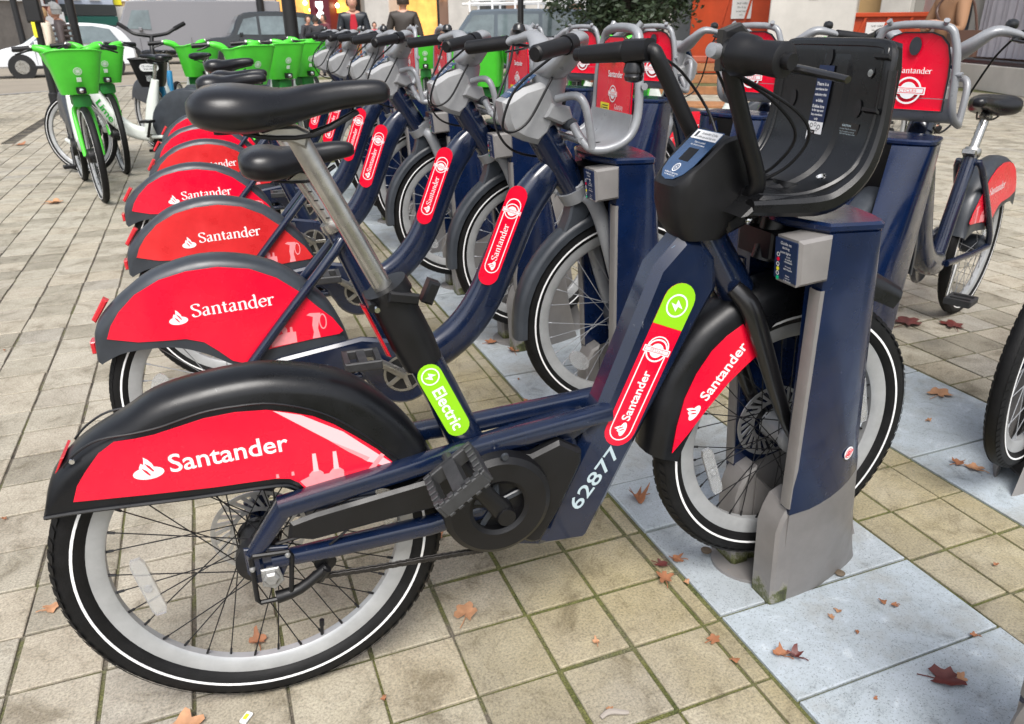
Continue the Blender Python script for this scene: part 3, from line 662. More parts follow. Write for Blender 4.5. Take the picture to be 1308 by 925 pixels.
    tray = b.build('carrier_tray', TRAYM, root, ang=30, solid=.004)
    # top flange running back over the plate and its underside arms
    b = MB(); b.prism([(1.100, 1.146), (1.104, 1.160), (1.116, 1.166), (1.140, 1.160), (1.148, 1.12), (1.144, 1.0), (1.12, .95), (1.108, .99), (1.112, 1.05)], -.116, .150, .008)
    b.tube([(1.104, -.124, 1.06), (1.106, -.124, 1.12), (1.110, -.117, 1.148), (1.112, -.095, 1.158), (1.112, .017, 1.159), (1.112, .129, 1.158), (1.110, .151, 1.148), (1.106, .158, 1.12), (1.104, .158, 1.06)], .0105, 10, smooth=3); b.tube([(.88, -.105, .905), (1.0, -.115, .903), (1.05, -.122, .922), (1.088, -.126, .963), (1.106, -.126, 1.03), (1.108, -.124, 1.12)], [.014, .020, .019, .016, .013, .011], 10, power=.7, smooth=4, up=(0, 1, 0), flat=1.1)
    b.tube([(.88, .125, .905), (1.0, .148, .903), (1.05, .155, .922), (1.088, .160, .963), (1.106, .160, 1.03), (1.108, .158, 1.12)], [.014, .020, .019, .016, .013, .011], 10, power=.7, smooth=4, up=(0, 1, 0), flat=1.1)
    b.prism([(.86, .89), (.90, .925), (.99, .918), (1.0, .905), (.93, .888)], -.118, .118, .006)
    b.tube([(1.02, -.02, .925), (.99, -.02, .78)], .03, 12); b.tube([(1.02, .02, .925), (1.0, .03, .80)], .03, 12)
    b.build('carrier_rim', TRAYM, tray, ang=35)
    T = frame((1.103, 0, 1.06), (0, -1, 0), (.07, 0, 1))
    # en points back to the rider (-x): the plate face sits at h ~ .004
    b = MB()
    hh = .0045
    for (u, v) in ((-.015, .075), (.088, .06), (-.105, .0), (.075, -.005)):
        flat(b, T, ell(u, v, .0085, .015, 18), hh if abs(u) > .04 else hh + .007, (hh if abs(u) > .04 else hh + .007) + 4e-4)
    b.build('bolt_hole', IRON, tray)
    b = MB(); flat(b, T, ell(.089, .054, .006, .006, 14), hh + .0005, hh + .002); Tf = frame((1.035, -.085, .945), (0, -1, 0), (-.9, 0, -.35)); flat(b, Tf, ell(0, 0, .009, .009, 14), .0, .003); b.build('bolt', CHR, tray)
    hs_ = .0115
    b = MB(); flat(b, T, [(-.036, -.075), (-.031, -.08), (-.001, -.08), (.004, -.075), (.004, .062), (-.036, .062)], hs_, hs_ + 5e-4, 0); sk = b.build('notice_sticker', PANELB, tray)
    b = MB(); flat(b, T, [(-.036, -.075), (-.031, -.08), (-.001, -.08), (.004, -.075), (.004, -.036), (-.036, -.036)], hs_ + 6e-4, hs_ + 8e-4, 0)
    h3 = hs_ + 1e-3
    text(b, T, 'E-bikes', w=.028, c=(-.017, .05), h=h3, bold=.03)
    for i, s in enumerate(('There is a', 'surcharge for', 'selecting this', 'e-bike')): text(b, T, s, hgt=.0058, c=(-.017, .030 - i * .0095), h=h3, bold=.02)
    for i, s in enumerate(('E-bike hire', 'is for app and', 'key members', 'only')): text(b, T, s, hgt=.0055, c=(-.017, -.012 - i * .0075 + .003), h=h3, bold=.02)
    for v in (-.055, -.068): flat(b, T, [(-.033, v - .004), (-.014, v - .004), (-.014, v + .004), (-.033, v + .004)], hs_ + 9e-4, hs_ + 1.1e-3, 1)
    text(b, T, 'App Store', w=.014, c=(-.0235, -.055), h=hs_ + 1.3e-3); text(b, T, 'Google Play', w=.015, c=(-.0235, -.068), h=hs_ + 1.3e-3)
    for (u, v, r) in ((-.026, -.043, .004), (-.016, -.041, .0035), (-.006, -.045, .0045), (-.010, -.05, .003)): ringf(b, T, ell(u, v, r, r, 14), ell(u, v, r * .7, r * .7, 14), hs_ + 9e-4, hs_ + 1e-3, 2)
    b.build('printing', [WHT, BLK, GREY], sk)
    b = MB(); flat(b, T, [(.030, -.058), (.088, -.058), (.088, -.030), (.030, -.030)], hh, hh + 4e-4); sk = b.build('caution_sticker', BLKG, tray)
    b = MB(); text(b, T, 'CAUTION', w=.022, c=(.058, -.035), h=hh + 6e-4, bold=.03)
    for i, s in enumerate(('Maximum load 7kg. Do not carry', 'children or animals in carrier', 'Secure load with the elastic strap', 'Check handling before riding')): text(b, T, s, w=.050 - .004 * (i % 2), c=(.058, -.041 - i * .0042), h=hh + 6e-4)
    b.build('printing', PALE, sk)
    # elastic strap notches on the plate edge
    b = MB()
    for v in (.075, -.01): b.prism([(0, 0), (.02, .004), (.02, .010), (0, .006)], -.03, 0.004, .001, T=lambda p, v=v: T(.106 + (-p.y - .0), v + p.z, .012 + p.x * .4))
    b.build('strap_slot', IRON, tray)
    return root

def dock_bike():
    root = empty('hire_bike', (0, 0, 0)); HB = (0, 0, .31); HF = (1.12, 0, .385)
    w1 = wheel(root, HB, .312, .05, .03, SILV, .03, .235, tw=.022, nsp=28, seg=72)
    MB().lathe([(.01, -.06), (.03, -.045), (.042, -.035), (.042, .035), (.03, .045), (.01, .06)], HB, (0, 1, 0), 22).build('hub', GREY, w1)
    w2 = wheel(root, HF, .312, .05, .03, SILV, .03, .235, tw=.022, nsp=28, seg=72)
    MB().lathe([(.01, -.06), (.03, -.045), (.042, -.03), (.042, .03), (.03, .045), (.01, .06)], HF, (0, 1, 0), 22).build('hub', GREY, w2)
    for c, a, par in ((HF, R(225), w2), (HB, R(170), w1)):
        x, z = c[0] + .19 * math.cos(a), c[2] + .19 * math.sin(a); b = MB(); T = SIDE((x, z), (-math.sin(a), math.cos(a)), -.01); flat(b, T, ell(0, 0, .04, .024, 16), -.003, .003); b.build('reflector', REFL, par, ang=20)
    # rear mudguard
    outer = [(-.312, .455), (-.305, .52), (-.275, .565), (-.223, .61), (-.143, .658), (-.014, .682), (.131, .648), (.239, .556), (.285, .47), (.304, .40)]
    inner = [(-.300, .440), (-.285, .448), (-.25, .462), (-.20, .466), (-.13, .462), (-.06, .435), (.02, .388), (.10, .395), (.20, .405), (.29, .385)]
    fd = fender('rear_mudguard', GREY, outer, inner, .046, root)
    pp = [(-.276, .505), (-.262, .537), (-.238, .570), (-.196, .609), (-.136, .640), (-.073, .655), (.0, .659), (.073, .647), (.135, .617), (.188, .573), (.226, .530), (.262, .494), (.286, .455), (.275, .447), (.20, .441), (.124, .432), (.08, .426), (.06, .418), (.045, .400), (.031, .396), (.0, .408), (-.03, .440), (-.06, .468), (-.10, .482), (-.15, .484), (-.21, .488)]
    for sg in (-1, 1):
        y = sg * .0465; b = MB(); b.prism(pp, min(y, y + sg * .002), max(y, y + sg * .002)); pn = b.build('side_panel', RED, fd)
        b = MB(); T = SIDE((.018, .556), (1, .05 * -sg), sg * .0490, sg); serif(b, T, 'Santander', .20, c=(.004, .0), h=0.0); b.build('lettering', WHT, pn)
        b = MB(); emblem(b, T, (-.128, -.012), .044, 0); b.build('emblem', [WHT, RED], pn)
        X = (lambda p: p) if sg < 0 else (lambda p: [(-x, z) for x, z in p]); T = SIDE((0, 0), (1, 0), sg * .0488, -1) if sg < 0 else frame((0, sg * .0488, 0), (-1, 0, 0), (0, 0, 1))
        b = MB(); flat(b, T, X([(.10, .432), (.165, .438), (.165, .468), (.14, .468), (.12, .462), (.105, .464)]), 0, 1e-4); flat(b, T, X(ell(.137, .474, .007, .010, 12)), 0, 2e-4); flat(b, T, X([(.150, .465), (.158, .465), (.157, .482), (.151, .482)]), 0, 2e-4)
        flat(b, T, X([(.205, .4425), (.226, .444), (.222, .470), (.227, .495), (.232, .512), (.205, .514), (.196, .509), (.212, .503), (.208, .48), (.210, .46)]), 0, 1e-4)
        ringf(b, T, X(ell(.236, .488, .010, .022, 16)), X(ell(.236, .488, .007, .018, 16)), 0, 2e-4); b.build('printed_picture', PINK, pn)
    b = MB(); b.prism([(-.300, .535), (-.308, .545), (-.274, .596), (-.262, .588)], -.012, .012, .003); b.build('rear_reflector', REFR, fd)
    b = MB(); b.box((-.316, 0, .475), (.012, .04, .032), .003); b.build('rear_light', REFR, fd)
    # frame
    b = MB()
    b.tube(xz([(.292, .728), (.37, .52), (.44, .33)]), [.026, .027, .029], 18)
    b.tube(xz([(.905, .845), (.86, .80), (.80, .72), (.745, .60), (.69, .485), (.63, .405), (.56, .35), (.49, .325), (.43, .32)]), [.03, .045, .05, .05, .05, .05, .05, .05, .045], 20, smooth=4, up=(0, 1, 0), flat=.72, power=.72)
    b.tube([(.845, 0, .955), (.965, 0, .765)], .042, 24)
    for sg in (-1, 1):
        b.tube(xz([(.297, .69, sg * .02), (.285, .67, sg * .045), (.05, .405, sg * .062), (.0, .32, sg * .062)]), .0125, 10, smooth=3)
        b.tube(xz([(.0, .31, sg * .06), (.2, .312, sg * .055), (.42, .315, sg * .035)]), .013, 10)
    b.build('frame', NAVY, root, ang=40)
    b = MB()
    cp = [(.03, .35), (.055, .385), (.12, .402), (.33, .432), (.40, .418)] + [(.435 + .095 * math.cos(R(a)), .315 + .095 * math.sin(R(a))) for a in range(80, -170, -12)] + [(.32, .325), (.30, .342), (.16, .325), (.05, .30)]
    b.prism(cp, -.064, -.04, .008); cg = b.build('chain_case', NAVY, root, ang=30)
    b = MB(); b.lathe([(.056, -.0650), (.056, -.0645)], (.435, 0, .315), (0, 1, 0), 32); b.build('case_opening', IRON, cg)
    b = MB(); b.revolve([(.048, -.0662), (.055, -.0662), (.055, -.0655), (.048, -.0655)], (.435, 0, .315), 40)
    for k in range(5):
        a = R(72 * k); b.box((.435 + .03 * math.cos(a), -.0665, .315 + .03 * math.sin(a)), (.05, .003, .014), .001, ry=-a)
    b.lathe([(.012, -.071), (.014, -.066)], (.435, 0, .315), (0, 1, 0), 18); b.build('chainring', ALU, cg)
    b = MB(); T = SIDE((.20, .352), (1, .12), -.0644)
    for i, s in enumerate(('Please return this bike to a docking', 'station after use. If lost or found', 'call the number on the app')): text(b, T, s, w=.075, c=(0, .012 - i * .009), h=3e-4)
    b.build('lettering', PALE, cg)
    dd = Vector((.107, .265)).normalized(); T = SIDE((.737, .668), dd, -.0365); b = MB(); flat(b, T, capsule(.285, .058), 0, 8e-4)
    fr = root.children[-1]
    st = b.build('frame_sticker', RED, [c for c in root.children if c.name.startswith('frame')][0])
    b = MB(); ringf(b, T, capsule(.215, .043), capsule(.209, .038), 1e-3, 1.1e-3); serif(b, T, 'Santander', .105, c=(-.018, 0), h=1.1e-3); emblem(b, T, (-.085, 0), .026, 1.1e-3); roundel(b, T, (.072, 0), .021, 1.2e-3, rot=R(90)); b.build('lettering', [WHT, RED], st)
    b = MB()
    for sg, a in ((-1, R(-38)), (1, R(142))):
        dx, dz = math.cos(a), math.sin(a); b.tube([(.435, sg * .075, .315), (.435 - dx * .15, sg * .10, .315 - dz * .15)], [.014, .010], 10, up=(0, 1, 0), flat=.6)
    b.build('crank', ALU, root)
    for sg, a in ((-1, R(-38)), (1, R(142))):
        cx, cz = .435 - math.cos(a) * .15, .315 - math.sin(a) * .15; b = MB(); y = sg * .15
        for s in (-1, 1): b.box((cx + s * .04, y, cz), (.014, .095, .024), .003)
        for s in (-1, 1): b.box((cx, y + s * .042, cz), (.085, .012, .024), .003)
        b.box((cx, y, cz), (.022, .09, .022), .004); b.build('pedal', PEDM, root)
    ebike.saddle(root, .085, .362, 0, .862, .085, [(0, .035, .910, .885), (.03, .07, .924, .868), (.12, .092, .936, .858), (.25, .094, .938, .854), (.38, .078, .932, .858), (.52, .050, .930, .868), (.68, .032, .934, .882), (.85, .027, .936, .892), (.96, .022, .932, .898), (1.0, .008, .922, .904)])
    b = MB(); b.tube([(.225, 0, .85), (.30, 0, .712)], [.017, .017], 16); b.lathe([(.030, -.012), (.033, 0), (.030, .014)], (.292, 0, .727), (-.07, 0, .14), 18); b.prism([(.19, .850), (.235, .838), (.26, .862), (.22, .872)], -.018, .018, .004); b.prism([(.285, .735), (.34, .745), (.345, .73), (.30, .70)], -.024, .024, .004)
    sp = b.build('seat_post', ALU, root)
    b = MB()
    for i in range(4): b.box((.243 + i * .012, -.0178, .82 - i * .023), (.010, .0012, .003), .0)
    b.build('height_mark', IRON, sp)
    # fork, front mudguard
    b = MB(); b.tube([(.955, 0, .782), (.972, 0, .752)], [.05, .047], 22); b.prism([(.94, .79), (.955, .748), (1.03, .765), (1.055, .80), (1.05, .835), (1.0, .82)], -.045, .045, .008)
    for sg in (-1, 1):
        b.tube(xz([(.975, .765, sg * .050), (.995, .745, sg * .066), (1.03, .66, sg * .066), (1.09, .46, sg * .062), (1.12, .39, sg * .058)]), [.020, .024, .023, .019, .016], 14, smooth=4, up=(0, 1, 0), flat=.7)
    b.build('fork', SILV, root)
    fo = [(HF[0] + .345 * math.cos(R(a)), HF[2] + .345 * math.sin(R(a))) for a in (186, 168, 150, 132, 116, 100, 84, 68, 52)]
    fi = [(HF[0] + .312 * math.cos(R(a)), HF[2] + .312 * math.sin(R(a))) for a in (186, 168, 150, 132, 116, 100, 84, 68, 52)]
    ff = fender('front_mudguard', GREY, fo, fi, .036, root, k=3)
    b = MB(); b.prism([(.935, .70), (.945, .755), (1.0, .76), (1.01, .73), (.97, .66), (.925, .62), (.91, .64)], -.03, .03, .006); b.build('mudguard_bracket', GREY, ff)
    # head console + stem + handlebar
    b = MB(); b.prism([(.742, 1.015), (.750, .965), (.764, .935), (.800, .916), (.84, .905), (.872, .93), (.895, .985), (.88, 1.045), (.855, 1.062), (.80, 1.048)], -.044, .044, .014); b.prism([(.85, .975), (.90, .955), (.93, .968), (.92, 1.0), (.87, 1.01)], -.058, .058, .006)
    con = b.build('control_unit', SILV2, root, ang=40)
    T = frame((.795, 0, 1.0475), (0, -1, 0), (1, 0, .68)); b = MB(); flat(b, T, [(-.028, -.045), (.028, -.045), (.03, .05), (-.03, .05)], .002, .0035); dl = b.build('display_label', LBLUE, con)
    b = MB(); 
    for i, s in enumerate(('Cycle Hire', 'Check brakes', 'and saddle', '0343 222 6666')): text(b, T, s, w=.036, c=(0, .035 - i * .02), h=.004)
    b.build('printing', WHT, dl)
    b = MB(); b.lathe([(.008, -.064), (.014, -.062), (.017, -.055), (.017, .055), (.014, .062), (.008, .064)], (.925, 0, .955), (0, 1, 0), 20); b.build('carrier_pivot', GREY, con)
    b = MB()
    b.tube([(.87, 0, .955), (.878, 0, 1.0), (.882, 0, 1.06), (.88, 0, 1.12)], [.030, .036, .046, .040], 20, smooth=3)
    for sg in (-1, 1):
        b.tube([(.882, sg * .0, 1.085), (.887, sg * .05, 1.095), (.90, sg * .105, 1.13), (.895, sg * .155, 1.165), (.860, sg * .195, 1.160), (.835, sg * .215, 1.150)], [.045, .041, .034, .027, .021, .0175], 16, smooth=5, up=(0, 0, 1), flat=.62)
    hb = b.build('handlebar', SILV, root, ang=50)
    for sg in (-1, 1):
        d = Vector((-.085, sg * .065, -.012)).normalized(); o = Vector((.840, sg * .212, 1.151)); b = MB()
        b.tube([o, o + d * .003, o + d * .125, o + d * .13], [.016, .0195, .0185, .014], 16)
        if sg < 0: b.tube([o - d * .035, o - d * .03, o + d * .0], [.018, .0235, .0225], 16)
        b.build('grip', BLK, hb)
        b = MB(); p = o + Vector((.01, 0, -.004)); b.tube([p, p + Vector((.045, sg * .0, -.006)), p + Vector((.052, sg * .05, -.014)), p + Vector((.012, sg * .10, -.024))], [.011, .008, .006, .005], 8, smooth=4, up=(0, 0, 1), flat=.6); b.build('brake_lever', BLKG, hb)
    b = MB(); b.lathe([(.014, -.012), (.018, -.008), (.018, .002), (.014, .010), (.005, .014)], (.862, .188, 1.186), (.2, .2, 1), 18); b.build('bell', BLKG, hb)
    b = MB(); b.tube([(.85, -.20, 1.148), (.83, -.14, 1.12), (.76, -.09, 1.05), (.73, -.075, .97), (.75, -.07, .945), (.80, -.07, .97), (.86, -.06, 1.06), (.88, -.05, 1.09)], .0035, 7, smooth=6)
    b.tube([(.85, .20, 1.148), (.82, .15, 1.09), (.76, .09, .99), (.76, .07, .93), (.80, .06, .88), (.88, .055, .86), (.93, .05, .88)], .0035, 7, smooth=6)
    b.build('cable', BLK, root)
    # front carrier: steel loop, shelf and red plate
    b = MB()
    loop = []
    for sg in (1, -1):
        s_ = [(.925, sg * .068, .955), (.935, sg * .095, .925), (.955, sg * .125, .900), (1.0, sg * .140, .902), (1.05, sg * .138, .925), (1.075, sg * .134, .975), (1.078, sg * .128, 1.06), (1.082, sg * .112, 1.14), (1.084, sg * .075, 1.182)]
        loop += s_ if sg > 0 else s_[::-1]
    b.tube(loop, .0115, 10, smooth=4)
    for sg in (1, -1):
        b.tube([(.880, sg * .06, 1.02), (.915, sg * .105, 1.03), (.935, sg * .125, 1.0), (.955, sg * .128, .90)], .0105, 10, smooth=4)
        for z in (1.05,): b.tube([(1.083, sg * .13, z), (1.083, sg * .15, z)], [.006, .009], 8)
        b.tube([(1.084, sg * .075, 1.18), (1.10, sg * .082, 1.198)], [.006, .009], 8)
    b.tube([(.93, -.11, .92), (.93, .11, .92)], .008, 8)
    car = b.build('front_carrier', SILV, root, ang=50)
    prof = [(.94, .906), (.99, .902), (1.035, .914), (1.058, .942), (1.066, .98)]; b = MB(); P = cr2(prof, 4)
    b.grid([[(p.x, y, p.y) for y in (-.125, -.12, -.04, .04, .12, .125)] for p in P]); b.build('carrier_shelf', SILV, car, solid=.003)
    b = MB()
    for k in range(3): b.box((.985, -.06 + k * .06, .9065), (.06, .010, .002), 0)
    b.build('shelf_slot', IRON, car)
    T = frame((1.070, 0, 1.045), (0, -1, 0), (.02, 0, 1)); b = MB()
    pl = [(-.106, -.10), (.106, -.10), (.106, .0), (.102, .045), (.090, .085), (.068, .108), (.04, .118), (-.04, .118), (-.068, .108), (-.090, .085), (-.102, .045), (-.106, .0)]
    flat(b, T, pl, -.003, .003); b.build('carrier_plate', RED, car)
    plate = car.children[-1]
    plate = [c for c in car.children if c.name.startswith('carrier_plate')][0]
    b = MB(); ringf(b, T, [(u * 1.03, v * 1.03) for u, v in pl], pl, -.004, .0035); ringf(b, T, [(u * 1.03, v * 1.03) for u, v in pl], pl, -.004, -.0035)
    for sgn in (1,):
        h = .0042; flat(b, T, ell(0, .082, .017, .026, 18), .0032, .0075)
    T2 = frame((1.070, 0, 1.045), (0, 1, 0), (.02, 0, 1)); flat(b, T2, ell(0, .082, .017, .026, 18), .0032, .0075)
    b.build('plate_trim', GREY, plate)
    b = MB()
    text(b, T, 'Santander', w=.09, c=(.01, .028), h=.0042, bold=.02); roundel(b, T, (0, -.022), .022, .0042)
    for i in range(6): text(b, T, ('Caution', 'Maximum load 7kg', 'Do not carry children', 'or animals', 'Secure all loads', 'with the strap')[i], w=.05, c=(.04, -.052 - i * .0075), h=.0042)
    serif(b, T2, 'Santander', .10, c=(.01, .012), h=.0042); emblem(b, T2, (-.058, .008), .022, .0042); roundel(b, T2, (0, -.045), .04, .0042); b.build('lettering', [WHT, RED], plate)
    b = MB(); flat(b, T, [(-.075, -.086), (-.02, -.086), (-.02, -.048), (-.075, -.048)], .0038, .0045, 0)
    for i in range(5): flat(b, T, [(-.062 + (i % 2) * .004, -.082 + i * .0065), (-.026, -.082 + i * .0065), (-.026, -.0795 + i * .0065), (-.062, -.0795 + i * .0065)], .0046, .0048, 1)
    flat(b, T, [(-.073, -.08), (-.064, -.08), (-.0685, -.055)], .0046, .0048, 1); b.build('warning_sticker', [YEL, BLK], plate)
    return root

def dock():
    # local frame: x towards the nose, wheel plane y=0, spine at x~1.0 (same x as on a docked bike)
    root = empty('docking_point', (0, 0, 0))
    PB = [(1.037, -.102), (1.097, -.100), (1.13, -.096), (1.161, -.090), (1.20, -.080), (1.235, -.069), (1.276, -.054), (1.305, -.041), (1.315, -.034)]
    PT = [(.988, -.130), (1.02, -.137), (1.04, -.141), (1.06, -.145), (1.075, -.148), (1.086, -.147), (1.096, -.138), (1.112, -.095), (1.124, -.045)]
    def plan(z, sg, inner):
        t = max(0, min(1, z / .858)) ** .9; P = [(a[0] + (c[0] - a[0]) * t, a[1] + (c[1] - a[1]) * t) for a, c in zip(PB, PT)]
        xs = P[0][0]; xn = P[-1][0]; yi = -.083 if t > .2 else -.07
        Q = [(xn - .012, -.032 - .008 * t), (xn - .05, -.040 - .02 * t), (xs + .10, yi), (xs + .012, yi), (xs, yi)]
        ex = .03 if sg > 0 else 0
        return [(x + ex * max(0, (x - xs - .05)) / .1, -y if sg > 0 else y) for x, y in P + Q]
    for sg in (-1, 1):
        def shell(zs, name, m, par, sg=sg, cap=True):
            rows = [[(x, y, z(x) if callable(z) else z) for x, y in plan((z(1.15) if callable(z) else z), sg, 0)] for z in zs]
            b = MB(); b.grid(rows, closed=True); n = len(rows[0]); L = len(b.v)
            b.f.append(tuple(range(n))); b.m.append(0); b.f.append(tuple(L - n + k for k in range(n))); b.m.append(0)
            return b.build(name, m, par, ang=32)
        bound = lambda x: .245 + .09 * ((x - 1.03) / .25) ** 1.6 if x > 1.03 else .245
        shell([0.0, .02, .08, .16, bound], 'base_shell', DGREY, root)
        shell([lambda x: bound(x) + .0015, .38, .5, .62, .74, .82, .846, .856], 'body_shell', NAVYD, root)
        b = MB(); rows = []
        for z in (.262, .40, .55, .75):
            xs = 1.035 - .045 * z / .85; ww = .102 + .028 * z / .858; rows.append([(xs + .004, sg * (ww + .0015), z), (xs - .005, sg * (ww + .0015), z), (xs - .008, sg * (ww - .006), z), (xs - .006, sg * (ww - .026), z), (xs + .004, sg * (ww - .026), z)])
        b.grid(rows, closed=True); b.build('spine_trim', DGREY, root, ang=30)
        b = MB()   # cheek that guides the wheel, its top sloping up to the spine
        ys = sorted((sg * .034, sg * .108))
        b.prism([(1.012, 0), (1.0, .20), (1.008, .232), (1.022, .262), (1.05, .275), (1.06, 0)], ys[0], ys[1], .007); b.prism([(1.06, .0), (1.05, .25), (1.10, .20), (1.18, .10), (1.20, 0)], min(sg * .04, sg * .07), max(sg * .04, sg * .07), .006); b.build('wheel_guide', DFOOT, root)
    b = MB(); pts = [(.94 + 0, 0)]
    ovl = [(1.12 + .145 * math.cos(t), .045 + .105 * math.sin(t)) for t in [2 * math.pi * k / 40 for k in range(40)]]
    T = frame((0, 0, 0), (1, 0, 0), (0, 1, 0)); flat(b, T, ovl, .0, .010); b.build('base_plate', DGREY, root)
    b = MB(); T = frame((0, 0, 0), (1, 0, 0), (0, 1, 0))
    top = [(.986, -.1315), (1.06, -.1465), (1.077, -.1495), (1.088, -.1485), (1.098, -.1395), (1.114, -.096), (1.126, -.045), (1.135, .045), (1.13, .096), (1.112, .1395), (1.09, .1485), (1.06, .1465), (.986, .1315), (.955, .06), (.95, 0), (.955, -.06)]
    b.prism(top, .856, .874, .005, T=lambda v: Vector((v.x, v.z, v.y))); b.build('top_cap', NAVYD, root, ang=30)
    b = MB(); b.prism([(1.10, .70), (1.128, .855), (1.06, .855), (1.05, .72)], -.082, .082, .004); b.build('bridge', BLK, root)
    b = MB(); b.prism([(.93, .765), (.922, .85), (.995, .855), (.998, .77)], -.136, -.070, .006); hd = b.build('lock_head', DGREY, root)
    b = MB(); b.prism([(.94, .79), (.94, .84), (1.05, .855), (1.05, .75)], -.04, .06, .004); b.build('lock_slot', BLK, root)
    T = frame((.9255, -.103, .808), (0, -1, 0), (-.008, 0, .085)); b = MB(); flat(b, T, [(-.029, -.037), (.029, -.037), (.029, .038), (-.029, .038)], .0005, .0025); ip = b.build('info_panel', PANELB, hd)
    b = MB()
    for i, s in enumerate(('Guide to', 'docking', 'point lights')): text(b, T, s, hgt=.0056, c=(.0, .031 - i * .0085), h=.0032)
    for i, (c_, m_) in enumerate(((.004, 1), (-.014, 2), (-.031, 3))):
        flat(b, T, ell(-.019, c_ - .005, .0036, .0036, 12), .0027, .0032, m_); ringf(b, T, ell(-.019, c_ + .004, .0042, .0042, 12), ell(-.019, c_ + .004, .0028, .0028, 12), .0027, .0032, 0)
        for j, s in enumerate((('Bicycle', 'is locked', 'unavailable'), ('Processing', 'information', ''), ('Bicycle', 'ready or', 'is docked'))[i]):
            if s: text(b, T, s, hgt=.0034, c=(.008, c_ + .004 - j * .0045), h=.0032)
    b.build('printing', [WHT, RED, YEL, mat('green_dot', (.0, .45, .2), .4)], ip)
    T = frame((1.15, -.1115, .37), (1, .26, 0), (0, -.02, 1)); b = MB(); flat(b, T, ell(0, 0, .015, .015, 20), .000, .001, 0); roundel(b, T, (0, 0), .011, .0012, rot=R(20), mi=1, red=0, lab=False); b.build('roundel_sticker', [WHT, RED], root)
    b = MB(); b.prism([(.985, .0), (.99, .05), (1.0, .075), (1.03, .06), (1.035, .0)], -.112, -.035, .003)
    return root

